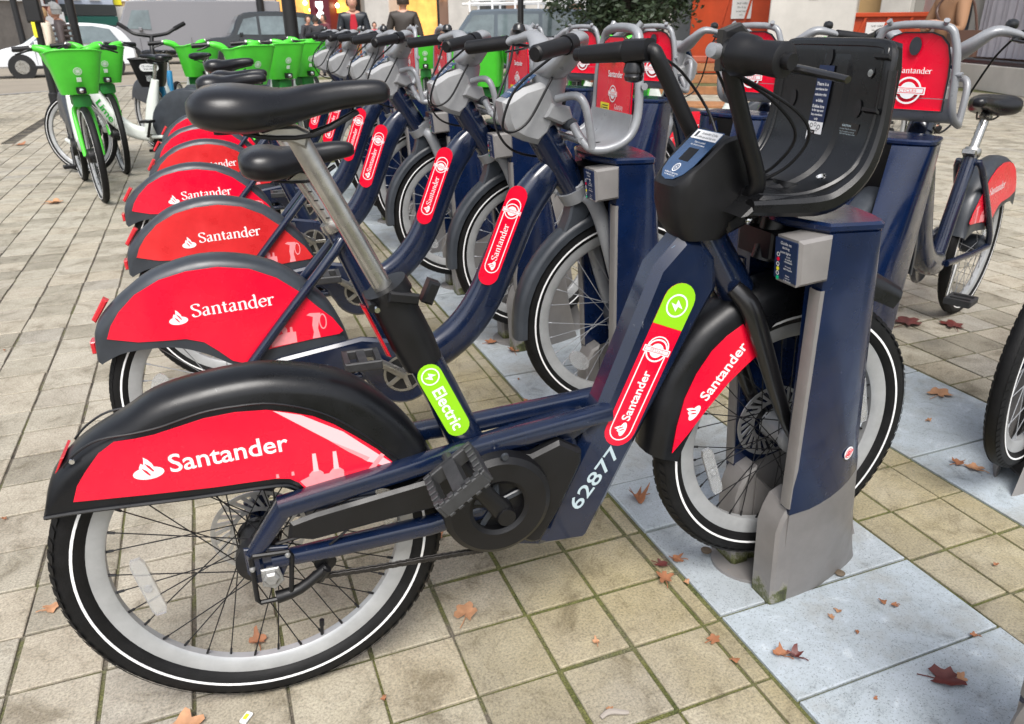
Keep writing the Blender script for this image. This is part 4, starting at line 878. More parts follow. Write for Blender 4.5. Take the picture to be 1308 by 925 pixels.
def lime_bike():
    root = empty('green_hire_bike', (0, 0, 0)); HB = (0, 0, .34); HF = (1.12, 0, .34)
    for c in (HB, HF):
        w_ = wheel(root, c, .345, .05, .03, BLK, .03, .27, tw=.024, nsp=24, seg=48, far=True)
        MB().lathe([(.01, -.06), (.05, -.04), (.055, 0), (.05, .04), (.01, .06)], c, (0, 1, 0), 18).build('hub', BLK, w_)
    b = MB(); b.tube(xz([(.30, .80), (.36, .62), (.43, .36)]), [.03, .05, .06], 16, power=.75, up=(0, 1, 0), flat=.7); b.tube(xz([(.93, .80), (.88, .66), (.78, .50), (.62, .38), (.43, .34)]), [.045, .055, .062, .06, .055], 16, smooth=4, power=.7, up=(0, 1, 0), flat=.65)
    for sg in (-1, 1): b.tube([(.40, sg * .04, .33), (.0, sg * .065, .34)], .016, 10)
    fr = b.build('frame', LWHT, root, ang=45)
    for sg in (-1, 1):
        T = SIDE((.80, .545), (.55, .83), sg * .042, sg); b = MB(); text(b, T, 'Lime', w=.20, hgt=.062, h=.001, bold=.02); b.build('lettering', mat('lime_text', (.02, .38, .03), .4), fr)
    b = MB(); b.tube([(.895, 0, .93), (.97, 0, .66)], .032, 16)
    for sg in (-1, 1): b.tube(xz([(.965, .69, 0), (.975, .66, sg * .05), (1.03, .55, sg * .06), (1.12, .34, sg * .06)]), [.02, .018, .017, .014], 12, smooth=3)
    b.build('fork', LGRN, root)
    outer = [(-.30, .52), (-.27, .60), (-.16, .70), (.0, .735), (.16, .71), (.27, .64), (.35, .55), (.38, .45)]; inner = [(-.27, .49), (-.24, .52), (-.16, .50), (.0, .47), (.12, .44), (.22, .38), (.30, .34), (.34, .33)]
    fender('rear_cover', GREY, outer, inner, .05, root, k=3)
    b = MB(); b.lathe([(.07, -.075), (.07, -.05)], (.43, 0, .33), (0, 1, 0), 24); b.tube([(.43, -.08, .33), (.50, -.09, .19)], .012, 8); b.tube([(.43, .06, .33), (.36, .09, .47)], .012, 8); b.box((.50, -.13, .19), (.09, .09, .022), .004); b.box((.36, .13, .47), (.09, .09, .022), .004); b.build('crank', BLK, root)
    b = MB(); b.tube([(.27, 0, .93), (.315, 0, .78)], .016, 12); b.build('seat_post', ALU, root)
    ebike.saddle(root, .14, .40, 0, .94, .085, [(0, .035, .985, .965), (.05, .08, 1.0, .95), (.25, .088, 1.008, .94), (.45, .055, 1.002, .95), (.7, .03, 1.004, .965), (.95, .022, 1.0, .972), (1.0, .008, .99, .98)])
    # basket
    b = MB(); rows = []
    for (z, xa, xb, hy) in ((.77, .98, 1.15, .120), (.80, .975, 1.165, .127), (.93, .965, 1.225, .155), (1.045, .955, 1.265, .182)):
        r = []
        for k in range(32):
            a = 2 * math.pi * (k + .5) / 32; c, s = math.cos(a), math.sin(a); r.append(((xa + xb) / 2 + (xb - xa) / 2 * math.copysign(abs(c) ** .45, c), hy * math.copysign(abs(s) ** .45, s), z + (.03 * max(0, abs(c) - .2) * (1 if c > 0 else -.6) if z > 1 else 0)))
        rows.append(r)
    b.grid(rows, closed=True); b.f.append(tuple(range(32))); b.m.append(0); bk = b.build('basket', LGRN, root, solid=.004, ang=50)
    b = MB(); b.tube([(p[0], p[1], p[2]) for p in rows[-1]], .006, 6, closed=True); b.build('basket_rim', LGRN, bk)
    T = frame((1.238, 0, .93), (0, 1, 0), (.17, 0, 1)); b = MB(); T = frame((1.227, 0, .93), (0, 1, 0), (.40, 0, 1))
    ringf(b, T, ell(0, 0, .028, .028), ell(0, 0, .024, .024), .004, .0045)
    for k in range(6):
        a = math.pi * k / 6; flat(b, T, [(.024 * math.cos(a) - .002 * math.sin(a), .024 * math.sin(a) + .002 * math.cos(a)), (-.024 * math.cos(a) - .002 * math.sin(a), -.024 * math.sin(a) + .002 * math.cos(a)), (-.024 * math.cos(a) + .002 * math.sin(a), -.024 * math.sin(a) - .002 * math.cos(a)), (.024 * math.cos(a) + .002 * math.sin(a), .024 * math.sin(a) - .002 * math.cos(a))], .004, .0045 + k * 2e-4)
    flat(b, T, [(-.015, -.075), (.015, -.075), (.015, -.045), (-.015, -.045)], .004, .007); b.build('emblem', mat('pale_print', (.62, .74, .62), .4), bk)
    b = MB(); b.box((1.20, 0, .80), (.05, .06, .045), .006); hl = b.build('headlight', BLK, root)
    b = MB(); b.lathe([(.004, .012), (.014, .009), (.018, 0)], (1.225, 0, .80), (1, 0, 0), 14); b.build('lens', CHR, hl)
    b = MB(); b.box((1.04, 0, .725), (.18, .12, .08), .012); b.build('lamp_bracket', mat('dark_green', (.01, .16, .02), .5), root)
    b = MB()
    for sg in (-1, 1): b.tube([(.92, 0, .95), (.915, sg * .07, 1.0), (.915, sg * .13, 1.055), (.895, sg * .19, 1.075), (.875, sg * .22, 1.075)], [.034, .032, .030, .026, .018], 14, smooth=4)
    b.build('handlebar', LGRN, root)
    b = MB()
    for sg in (-1, 1): b.tube([(.875, sg * .225, 1.075), (.82, sg * .335, 1.068)], [.020, .019], 12)
    for sg in (-1, 1): b.tube([(.90, sg * .225, 1.07), (.93, sg * .26, 1.06), (.90, sg * .33, 1.035)], [.010, .008, .006], 8, smooth=3)
    b.build('grip', BLK, root)
    b = MB()
    for sg in (-1, 1): b.lathe([(.016, -.012), (.022, -.006), (.022, .006), (.016, .012)], (.88, sg * .218, 1.08), (-.4, sg * .9, 0), 12)
    b.build('clamp', ALU, root)
    b = MB(); b.tube([(.33, .04, .30), (.30, .10, .012)], .009, 8); b.build('kickstand', BLK, root)
    return root
#@@SCENE

# ================================================================ SETTING
def pol(px, d):
    # a compass bearing and a distance from the viewpoint -> ground coordinates
    a = YAW + math.atan((px - 654) / F * math.cos(PITCH)); return (d * math.sin(a), d * math.cos(a))
def node(t, ty, **kw):
    n = t.nodes.new(ty)
    for k, v in kw.items():
        if k in n.inputs: n.inputs[k].default_value = v
        else: setattr(n, k, v)
    return n
def ramp(t, pts):
    r = t.nodes.new('ShaderNodeValToRGB'); e = r.color_ramp.elements
    while len(e) < len(pts): e.new(0.5)
    for i, (p, c) in enumerate(pts): e[i].position = p; e[i].color = (*c, 1)
    return r
def paver_mat():
    m = bpy.data.materials.new('paver_stone'); m.use_nodes = True; t = m.node_tree; b = t.nodes['Principled BSDF']; L = t.links.new
    geo = node(t, 'ShaderNodeNewGeometry'); tc = node(t, 'ShaderNodeTexCoord')
    r1 = ramp(t, [(0, (.26, .238, .19)), (.3, (.345, .318, .258)), (.6, (.39, .362, .302)), (.85, (.38, .34, .27)), (1, (.32, .30, .26))]); L(geo.outputs['Random Per Island'], r1.inputs['Fac'])
    # algae: yellow-green towards the docks, in patches
    sx = node(t, 'ShaderNodeSeparateXYZ'); L(tc.outputs['Object'], sx.inputs[0])
    n1 = node(t, 'ShaderNodeTexNoise', Scale=1.9, Detail=5.0, Roughness=.6); L(tc.outputs['Object'], n1.inputs['Vector'])
    mr = node(t, 'ShaderNodeMapRange'); mr.inputs[1].default_value = -.35; mr.inputs[2].default_value = .75; L(sx.outputs['X'], mr.inputs[0])
    my = node(t, 'ShaderNodeMapRange'); my.inputs[1].default_value = 6; my.inputs[2].default_value = 2.6; L(sx.outputs['Y'], my.inputs[0])
    mx2 = node(t, 'ShaderNodeMapRange'); mx2.inputs[1].default_value = 2.6; mx2.inputs[2].default_value = 1.9; L(sx.outputs['X'], mx2.inputs[0])
    ma = node(t, 'ShaderNodeMath', operation='MULTIPLY'); L(mr.outputs[0], ma.inputs[0]); L(my.outputs[0], ma.inputs[1])
    mb_ = node(t, 'ShaderNodeMath', operation='MULTIPLY'); L(ma.outputs[0], mb_.inputs[0]); L(mx2.outputs[0], mb_.inputs[1])
    nr = node(t, 'ShaderNodeMapRange'); nr.inputs[1].default_value = .35; nr.inputs[2].default_value = .65; nr.inputs[3].default_value = .25; nr.inputs[4].default_value = .95; L(n1.outputs['Fac'], nr.inputs[0])
    mc = node(t, 'ShaderNodeMath', operation='MULTIPLY'); L(mb_.outputs[0], mc.inputs[0]); L(nr.outputs[0], mc.inputs[1])
    mix = node(t, 'ShaderNodeMixRGB', blend_type='MIX'); mix.inputs[2].default_value = (.30, .255, .14, 1); L(mc.outputs[0], mix.inputs[0]); L(r1.outputs[0], mix.inputs[1])
    # fine aggregate speckle and stains
    n2 = node(t, 'ShaderNodeTexNoise', Scale=190.0, Detail=4.0, Roughness=.75); L(tc.outputs['Object'], n2.inputs['Vector'])
    r2 = ramp(t, [(.33, (.48, .48, .48)), (.5, (.95, .95, .95)), (.68, (1.3, 1.28, 1.24))]); L(n2.outputs['Fac'], r2.inputs['Fac'])
    m2 = node(t, 'ShaderNodeMixRGB', blend_type='MULTIPLY'); m2.inputs[0].default_value = .85; L(mix.outputs[0], m2.inputs[1]); L(r2.outputs[0], m2.inputs[2])
    n3 = node(t, 'ShaderNodeTexNoise', Scale=7.0, Detail=7.0, Roughness=.7, Distortion=.6); L(tc.outputs['Object'], n3.inputs['Vector'])
    r3 = ramp(t, [(.33, (.50, .47, .41)), (.46, (.92, .91, .88)), (.66, (1.14, 1.14, 1.13))]); L(n3.outputs['Fac'], r3.inputs['Fac'])
    m3 = node(t, 'ShaderNodeMixRGB', blend_type='MULTIPLY'); m3.inputs[0].default_value = .9; L(m2.outputs[0], m3.inputs[1]); L(r3.outputs[0], m3.inputs[2])
    # hairline cracks and layering of the sandstone
    wv = node(t, 'ShaderNodeTexWave', Scale=3.0, Distortion=14.0, Detail=3.0); wv.inputs['Detail Scale'].default_value = 2.2; L(tc.outputs['Object'], wv.inputs['Vector'])
    r4 = ramp(t, [(0, (.80, .79, .77)), (.06, (1, 1, 1))]); L(wv.outputs['Fac'], r4.inputs['Fac'])
    m4 = node(t, 'ShaderNodeMixRGB', blend_type='MULTIPLY'); m4.inputs[0].default_value = .6; L(m3.outputs[0], m4.inputs[1]); L(r4.outputs[0], m4.inputs[2])
    L(m4.outputs[0], b.inputs['Base Color']); b.inputs['Roughness'].default_value = .78
    rr = node(t, 'ShaderNodeMapRange'); rr.inputs[3].default_value = .9; rr.inputs[4].default_value = .55; L(n3.outputs['Fac'], rr.inputs[0]); L(rr.outputs[0], b.inputs['Roughness'])
    bp = node(t, 'ShaderNodeBump'); bp.inputs['Strength'].default_value = .45; bp.inputs['Distance'].default_value = .002
    ad = node(t, 'ShaderNodeMath', operation='ADD'); L(n2.outputs['Fac'], ad.inputs[0]); L(n3.outputs['Fac'], ad.inputs[1]); L(ad.outputs[0], bp.inputs['Height']); L(bp.outputs[0], b.inputs['Normal'])
    return m
def slab_mat():
    m = bpy.data.materials.new('pale_blue_slab'); m.use_nodes = True; t = m.node_tree; b = t.nodes['Principled BSDF']; L = t.links.new
    tc = node(t, 'ShaderNodeTexCoord'); geo = node(t, 'ShaderNodeNewGeometry')
    r0 = ramp(t, [(0, (.36, .40, .43)), (.5, (.41, .45, .48)), (1, (.41, .465, .51))]); L(geo.outputs['Random Per Island'], r0.inputs['Fac'])
    n1 = node(t, 'ShaderNodeTexNoise', Scale=9.0, Detail=8.0, Roughness=.72, Distortion=1.2); L(tc.outputs['Object'], n1.inputs['Vector'])
    r1 = ramp(t, [(.30, (.45, .45, .43)), (.42, (.85, .85, .83)), (.58, (1, 1, 1)), (.66, (1.3, 1.27, 1.22))]); L(n1.outputs['Fac'], r1.inputs['Fac'])
    m1 = node(t, 'ShaderNodeMixRGB', blend_type='MULTIPLY'); m1.inputs[0].default_value = .8; L(r0.outputs[0], m1.inputs[1]); L(r1.outputs[0], m1.inputs[2])
    n2 = node(t, 'ShaderNodeTexNoise', Scale=260.0, Detail=3.0, Roughness=.8); L(tc.outputs['Object'], n2.inputs['Vector'])
    r2 = ramp(t, [(.34, (.30, .28, .24)), (.45, (1, 1, 1))]); L(n2.outputs['Fac'], r2.inputs['Fac'])
    m2 = node(t, 'ShaderNodeMixRGB', blend_type='MULTIPLY'); m2.inputs[0].default_value = .8; L(m1.outputs[0], m2.inputs[1]); L(r2.outputs[0], m2.inputs[2])
    n3 = node(t, 'ShaderNodeTexNoise', Scale=2.6, Detail=6.0, Roughness=.7); L(tc.outputs['Object'], n3.inputs['Vector'])
    r3 = ramp(t, [(.50, (0, 0, 0)), (.66, (1, 1, 1))]); L(n3.outputs['Fac'], r3.inputs['Fac'])
    m3 = node(t, 'ShaderNodeMixRGB', blend_type='MIX'); m3.inputs[2].default_value = (.25, .235, .19, 1)
    ml = node(t, 'ShaderNodeMath', operation='MULTIPLY'); ml.inputs[1].default_value = .62; L(r3.outputs[0], ml.inputs[0]); L(ml.outputs[0], m3.inputs[0]); L(m2.outputs[0], m3.inputs[1])
    L(m3.outputs[0], b.inputs['Base Color'])
    rr = node(t, 'ShaderNodeMapRange'); rr.inputs[3].default_value = .75; rr.inputs[4].default_value = .38; L(n1.outputs['Fac'], rr.inputs[0]); L(rr.outputs[0], b.inputs['Roughness'])
    bp = node(t, 'ShaderNodeBump'); bp.inputs['Strength'].default_value = .35; bp.inputs['Distance'].default_value = .002; L(n1.outputs['Fac'], bp.inputs['Height']); L(bp.outputs[0], b.inputs['Normal'])
    return m
def joint_mat():
    m = bpy.data.materials.new('mossy_joint'); m.use_nodes = True; t = m.node_tree; b = t.nodes['Principled BSDF']; L = t.links.new
    tc = node(t, 'ShaderNodeTexCoord'); sx = node(t, 'ShaderNodeSeparateXYZ'); L(tc.outputs['Object'], sx.inputs[0])
    n1 = node(t, 'ShaderNodeTexNoise', Scale=5.0, Detail=6.0, Roughness=.7); L(tc.outputs['Object'], n1.inputs['Vector'])
    mr = node(t, 'ShaderNodeMapRange'); mr.inputs[1].default_value = -1.4; mr.inputs[2].default_value = .5; mr.inputs[3].default_value = -.12; mr.inputs[4].default_value = .14; L(sx.outputs['X'], mr.inputs[0])
    ad = node(t, 'ShaderNodeMath', operation='ADD'); L(n1.outputs['Fac'], ad.inputs[0]); L(mr.outputs[0], ad.inputs[1])
    r = ramp(t, [(.36, (.05, .043, .034)), (.49, (.15, .13, .10)), (.57, (.12, .12, .055)), (.68, (.13, .135, .04)), (.8, (.06, .075, .02))]); L(ad.outputs[0], r.inputs['Fac'])
    n2 = node(t, 'ShaderNodeTexNoise', Scale=260.0, Detail=3.0); L(tc.outputs['Object'], n2.inputs['Vector'])
    r2 = ramp(t, [(.3, (.5, .5, .5)), (.7, (1.3, 1.3, 1.3))]); L(n2.outputs['Fac'], r2.inputs['Fac'])
    m2 = node(t, 'ShaderNodeMixRGB', blend_type='MULTIPLY'); m2.inputs[0].default_value = 1; L(r.outputs[0], m2.inputs[1]); L(r2.outputs[0], m2.inputs[2]); L(m2.outputs[0], b.inputs['Base Color'])
    b.inputs['Roughness'].default_value = .95
    bp = node(t, 'ShaderNodeBump'); bp.inputs['Strength'].default_value = 1; bp.inputs['Distance'].default_value = .004; L(n2.outputs['Fac'], bp.inputs['Height']); L(bp.outputs[0], b.inputs['Normal'])
    return m
ASPH = mat('asphalt', (.105, .10, .09), .85, noise=.25, nscale=2.5, bump=.3, bscale=60)
b = MB(); b.add([(-300, -60, -.12), (300, -60, -.12), (300, 400, -.12), (-300, 400, -.12)], [(0, 1, 2, 3)]); g = b.build('ground', mat('road_surface', (.27, .235, .185), .85, noise=.2, nscale=.6, bump=.3, bscale=40)); struct(g)
KERB = [(-30, -1.5), (-10, 14.4), (-3.8, 19.0), (-.5, 21.4), (2.5, 22.3), (5, 20.8), (9, 18.9), (13, 18.4), (22, 19.5)]
b = MB(); pv = KERB + [(22, -12), (-30, -12)]; T = frame((0, 0, 0), (1, 0, 0), (0, 1, 0)); flat(b, T, pv, -.12, -.0055); g = b.build('pavement_bed', joint_mat(), smooth=False); struct(g)
b = MB()
for i in range(len(KERB) - 1):
    a, c = Vector((*KERB[i], 0)), Vector((*KERB[i + 1], 0)); d = (c - a); n_ = Vector((-d.y, d.x, 0)).normalized(); L_ = d.length; k = max(1, int(L_ / .9))
    for j in range(k):
        p, q = a + d * ((j + .006) / k), a + d * ((j + .994) / k)
        b.add([p + n_ * .02, q + n_ * .02, q + n_ * .16, p + n_ * .16] + [v + Vector((0, 0, -.125)) for v in (p + n_ * .02, q + n_ * .02, q + n_ * .17, p + n_ * .17)], [(0, 1, 2, 3), (3, 2, 6, 7), (0, 3, 7, 4), (1, 2, 6, 5), (0, 1, 5, 4)])
kb = b.build('kerb', mat('kerb_granite', (.33, .32, .30), .8, noise=.2, nscale=4), smooth=False, loc=(0, 0, .003)); struct(kb)
b = MB()
for (x0, y0, x1, y1) in ((-9, 17.6, -1, 23.2), (-9, 24.5, 4, 27.5)): pass
# one paving stone: bevelled top over its bed
def paver(b, x0, y0, x1, y1, z=0.0, j=.004, mi=0, zt=0):
    j += random.uniform(-.0015, .0025); jy = j + random.uniform(-.001, .0005); x0 += j; y0 += jy; x1 -= j; y1 -= jy; c = .0022; t = [random.uniform(-.0012, .0012) + z for _ in range(4)]
    dx = [random.uniform(-.0012, .0012) for _ in range(4)]
    o = [(x0 + dx[0], y0), (x1, y0 + dx[1]), (x1 + dx[2], y1), (x0, y1 + dx[3])]; cx, cy = (x0 + x1) / 2, (y0 + y1) / 2
    i_ = [(px + (c if px < cx else -c), py + (c if py < cy else -c)) for px, py in o]
    vs = [(p[0], p[1], t[k]) for k, p in enumerate(i_)] + [(p[0], p[1], t[k] - .0018) for k, p in enumerate(o)] + [(p[0], p[1], -.007) for p in o]
    b.add(vs, [(0, 1, 2, 3)] + [(k, k + 4, (k + 1) % 4 + 4, (k + 1) % 4) for k in range(4)] + [(k + 4, k + 8, (k + 1) % 4 + 8, (k + 1) % 4 + 4) for k in range(4)], mi)
S = .172
def inside(x, y):
    for i in range(len(KERB) - 1):
        (xa, ya), (xb, yb) = KERB[i], KERB[i + 1]
        if xa <= x < xb: return y < ya + (yb - ya) * (x - xa) / (xb - xa) - .10
    return False
xs = [.497 + S * k for k in range(-48, 3)] + [.885]
cols = [(xs[i], xs[i + 1]) for i in range(len(xs) - 1)] + [(1.43, 1.549), (1.549, 1.721), (1.721, 1.808)] + [(2.35 + S * k, 2.35 + S * (k + 1)) for k in range(0, 64)]
b = MB(); ys0 = 1.387
for (x0, x1) in cols:
    sh = 0.0 if random.random() < .7 else random.choice((.03, -.03, 0.0)); k = -8
    while True:
        y0 = ys0 + S * k + (sh if x0 < .3 else 0); y1 = y0 + S; k += 1
        if y0 > 20.5: break
        if y0 > 13 and x0 > 9: continue
        ok = inside((x0 + x1) / 2, y1) 
        # stay in the space the camera (or one a step aside) could see
        if not ok or x0 < -1.9 - .30 * y0 or x1 > 3.2 + 1.25 * y0: continue
        if -4.2 < x0 < -2.2 and 10.5 < y0 < 14.5: continue
        paver(b, x0, y0, x1, y1, j=.0035 if x0 < .3 else .0045)
pm = paver_mat(); pv_ = b.build('paving', pm, smooth=False); struct(pv_)
b = MB()   # ribbed tactile paving by the crossing
for k in range(11):
    for q in range(24):
        x0 = -4.2 + k * .18; y0 = 10.5 + q * .17
        if inside(x0, y0 + .2): b.box((x0 + .09, y0 + .085, -.004), (.175, .165, .012), .002); b.box((x0 + .09, y0 + .05, .004), (.17, .03, .008), .002); b.box((x0 + .09, y0 + .12, .004), (.17, .03, .008), .002)
struct(b.build('tactile_paving', pm, smooth=False))
SLAB = slab_mat()
def slab(b, poly, z=.002):
    c = Vector((sum(p[0] for p in poly) / len(poly), sum(p[1] for p in poly) / len(poly))); ins = [(p[0] + (.003 if p[0] < c.x else -.003), p[1] + (.003 if p[1] < c.y else -.003)) for p in poly]; n = len(poly)
    b.add([(x, y, z) for x, y in ins] + [(x, y, z - .002) for x, y in poly] + [(x, y, -.007) for x, y in poly], [tuple(range(n))] + [(k, k + n, (k + 1) % n + n, (k + 1) % n) for k in range(n)] + [(k + n, k + 2 * n, (k + 1) % n + 2 * n, (k + 1) % n + n) for k in range(n)])
b = MB()
JY = [-1.1, -.70, -.42, -.02, .25, .802, 1.05, 1.376, 1.60, 2.11, 2.40, 2.66, 2.90, 3.40, 3.66, 3.92, 4.2, 4.7, 4.95, 5.2, 5.45, 5.95, 6.2, 6.5, 7.2, 7.6]
for i in range(len(JY) - 1): slab(b, [(.893, JY[i] + .004), (1.425, JY[i] + .004), (1.425, JY[i + 1] - .003), (.893, JY[i + 1] - .003)], .002 + (.003 if i % 3 == 1 else 0))
struct(b.build('slab_strip', SLAB, smooth=False))
b = MB()
J2 = [-.6, -.1, .3, .66, 1.02, 1.40, 1.86, 2.16, 2.6, 2.95, 3.35, 3.7, 4.1, 4.5, 4.9, 5.3]
for i in range(len(J2) - 1): slab(b, [(1.815, J2[i] + .004), (2.34, J2[i] + .004), (2.34, J2[i + 1] - .003), (1.815, J2[i + 1] - .003)])
struct(b.build('slab_strip', SLAB, smooth=False))


SPLIT = {'cable', 'crank', 'bolt_hole', 'strap_slot', 'grip', 'clamp', 'chainring', 'bolt', 'slab_bolt', 'pedal', 'shelf_slot', 'eyes', 'skip_rib'}
def split_all(root):
    for o in list(root.children_recursive) + [root]:
        if o.type == 'MESH' and o.name.split('.')[0] in SPLIT: split(o)
def split(o, gap=.002):
    bm = bmesh.new(); bm.from_mesh(o.data); bm.verts.ensure_lookup_table(); n = len(bm.verts); isl = [-1] * n; boxes = []
    for v in bm.verts:
        if isl[v.index] >= 0: continue
        st = [v]; isl[v.index] = k = len(boxes); lo = v.co.copy(); hi = v.co.copy()
        while st:
            q = st.pop()
            for i in range(3): lo[i] = min(lo[i], q.co[i]); hi[i] = max(hi[i], q.co[i])
            for e in q.link_edges:
                r = e.other_vert(q)
                if isl[r.index] < 0: isl[r.index] = k; st.append(r)
        boxes.append((lo, hi))
    par = list(range(len(boxes)))
    def f(a):
        while par[a] != a: a = par[a]
        return a
    for a in range(len(boxes)):
        for c in range(a):
            if all(boxes[a][0][i] - gap <= boxes[c][1][i] and boxes[c][0][i] - gap <= boxes[a][1][i] for i in range(3)): par[f(a)] = f(c)
    roots = sorted({f(a) for a in range(len(boxes))})
    if len(roots) < 2: bm.free(); return
    for r in roots:
        b2 = bm.copy(); b2.verts.ensure_lookup_table(); bmesh.ops.delete(b2, geom=[v for v in b2.verts if f(isl[v.index]) != r], context='VERTS')
        me = bpy.data.meshes.new(o.data.name); b2.to_mesh(me); b2.free()
        for m in o.data.materials: me.materials.append(m)
        p_ = bpy.data.objects.new(o.name.split('.')[0], me); C.objects.link(p_); p_.parent = o.parent; p_.location = o.location; p_.rotation_euler = o.rotation_euler
        for ch in list(o.children): ch.parent = p_
    bm.free(); bpy.data.objects.remove(o)
# ================================================================ BIKES IN PLACE
EB = ebike(); split_all(EB); EB.location = (-.0245, 1.2176, 0); EB.rotation_euler.z = -.0561
tag(EB, 'navy and black electric hire bike with green stickers, nearest the camera and filling the foreground', 'bicycle')
SB = dock_bike(); split_all(SB)
row1 = [(-.0245, 1.985, -.0561, 'navy hire bike with grey mudguards directly behind the electric bike'),
        (.0, 2.745, -.054, 'navy hire bike third in the row, its saddle behind the steel seat post'),
        (-.06, 3.52, -.05, 'navy hire bike fourth in the row from the camera, red panel with bold white lettering'),
        (.0, 4.30, -.056, 'navy hire bike fifth in the row, its red panel mostly hidden'),
        (.0, 5.02, -.05, 'navy hire bike sixth in the row of red mudguards'),
        (.02, 5.80, -.056, 'navy hire bike at the far end of the left row of docks')]
b1 = []
for i, (x, y, rz, lab) in enumerate(row1):
    o = SB if i == 0 else copy_tree(SB)
    o.location = (x, y, 0); o.rotation_euler.z = rz; tag(o, lab, 'bicycle', 'docked hire bikes with grey mudguards'); b1.append(o)
for i, (dz, dx, faded) in enumerate(((0, 0, 0), (.05, -.02, 1), (.09, -.035, 0), (.07, -.03, 1), (.10, -.04, 0), (.06, -.02, 0))):
    for ch in b1[i].children_recursive:
        k = ch.name.split('.')[0]
        if k in ('saddle', 'seat_post'): ch.location = (dx, 0, dz)
        if k == 'side_panel' and faded: ch.data = ch.data.copy(); ch.data.materials[0] = REDO
PH = 3.537
def backbike(fx, fy, ph, lab):
    o = copy_tree(SB); c, s = math.cos(ph), math.sin(ph); o.location = (fx - 1.12 * c, fy - 1.12 * s, 0); o.rotation_euler.z = ph; tag(o, lab, 'bicycle', 'docked hire bikes with grey mudguards'); return o
row2 = [(1.97, 1.20, 3.45, 'hire bike cut off by the right edge, only its front tyre and dock in view'),
        (2.00, 1.86, PH, 'hire bike on the right with black saddle and large red carrier plate'),
        (1.99, 2.62, PH, 'facing hire bike behind the electric bike console, its red carrier plate upright'),
        (2.00, 3.38, PH, 'facing hire bike behind the black left grip of the electric bike'),
        (2.00, 4.14, PH, 'hire bike of the facing row beyond the second bike handlebar, red plate partly hidden'),
        (2.00, 4.90, PH, 'last hire bike of the facing row, red plate behind the third bike handlebar')]
for r in row2: backbike(*r)
DK = dock(); split_all(DK)
d1 = [(-1, .415, 'dock post cut off by the bottom right corner of the picture'), (0, 1.155, 'navy dock post holding the front wheel of the electric bike, grey mossy base'), (1, 1.93, 'navy dock post holding the second bike, seen left of the electric bike head'),
      (2, 2.705, 'navy dock post with grey foot between the second and third front wheels'), (3, 3.47, 'navy dock post of the fourth bike in the left row'), (4, 4.24, 'navy dock post of the fifth bike in the left row'), (5, 4.98, 'navy dock post of the sixth bike in the left row'), (6, 5.74, 'last navy dock post of the left row')]
for i, (k, y, lab) in enumerate(d1):
    o = DK if i == 0 else copy_tree(DK); o.location = (0, y + .0, 0); o.rotation_euler.z = -.012; o.location.x = 0; tag(o, lab, 'docking post', 'bicycle docking posts')
labs2 = ['dock foot and post at the right edge holding the cut-off bike', 'large navy dock post behind and right of the nearest dock', 'navy dock post with six-sided top behind the electric bike handlebar', 'navy dock post behind the wire carrier of the second bike', 'navy dock post of the facing row behind the second bike head', 'farthest navy dock post of the facing row']
for (fx, fy, ph, _), lab in zip(row2, labs2):
    o = copy_tree(DK); c, s = math.cos(ph), math.sin(ph); o.rotation_euler.z = ph; k_ = -1.30 if 'right edge' in lab else -1.03; o.location = (fx + k_ * c, fy + k_ * s, 0); tag(o, lab, 'docking post', 'bicycle docking posts')
# moss and flaking paint on the foot of the nearest post
LB = lime_bike(); split_all(LB)
def lime(i, x, y, rz, lab):
    o = LB if i == 0 else copy_tree(LB); o.location = (x, y, 0); o.rotation_euler.z = rz; tag(o, lab, 'bicycle', 'parked green and white hire bikes'); return o
def at_front(fx, fy, rz, back=1.12): return (fx - back * math.cos(rz), fy - back * math.sin(rz))
LA = R(-77)
lm = [(-.80, 6.50, LA, 'green basket hire bike standing alone on the left, nearest of the two'), (-.74, 7.80, LA, 'green basket hire bike close behind the leftmost one'),
      (.42, 6.9, R(-66), 'green basket hire bike behind the black saddles, widest basket of the cluster'), (.74, 7.6, R(-70), 'green basket hire bike second from the left in the cluster behind the saddles'), (.98, 7.9, R(-72), 'green basket hire bike third in the cluster, its badge and headlight showing'),
      (1.30, 9.9, R(-88), 'green basket hire bike facing the camera by the black lamp post'), (.05, 8.4, R(-60), 'green hire bike at the back left of the cluster behind the blue bike')]
for i, (fx, fy, rz, lab) in enumerate(lm):
    x, y = at_front(fx, fy, rz); lime(i, x, y, rz, lab)
more = [(2.15, 9.0, R(-110), 'green hire bike right of the man in the dark jacket'), (2.65, 8.4, R(-112), 'green hire bike below the van with the roof rack'), (2.05, 5.9, R(150), 'green and white hire bike seen between the two rows of docked bikes'), (3.15, 7.9, R(-118), 'green hire bike beyond the second bike handlebar'), (3.65, 7.6, R(-118), 'green hire bike left of the dark tree trunk'), (4.15, 7.4, R(-118), 'green hire bike under the dark tree'), (2.9, 5.2, R(150), 'green and white hire bike just past the facing row of docks')]
for fx, fy, rz, lab in more:
    x, y = at_front(fx, fy, rz); lime(1, x, y, rz, lab)
lime(1, 5.3, 5.0, R(200), 'green hire bike behind the large red carrier plate on the right')


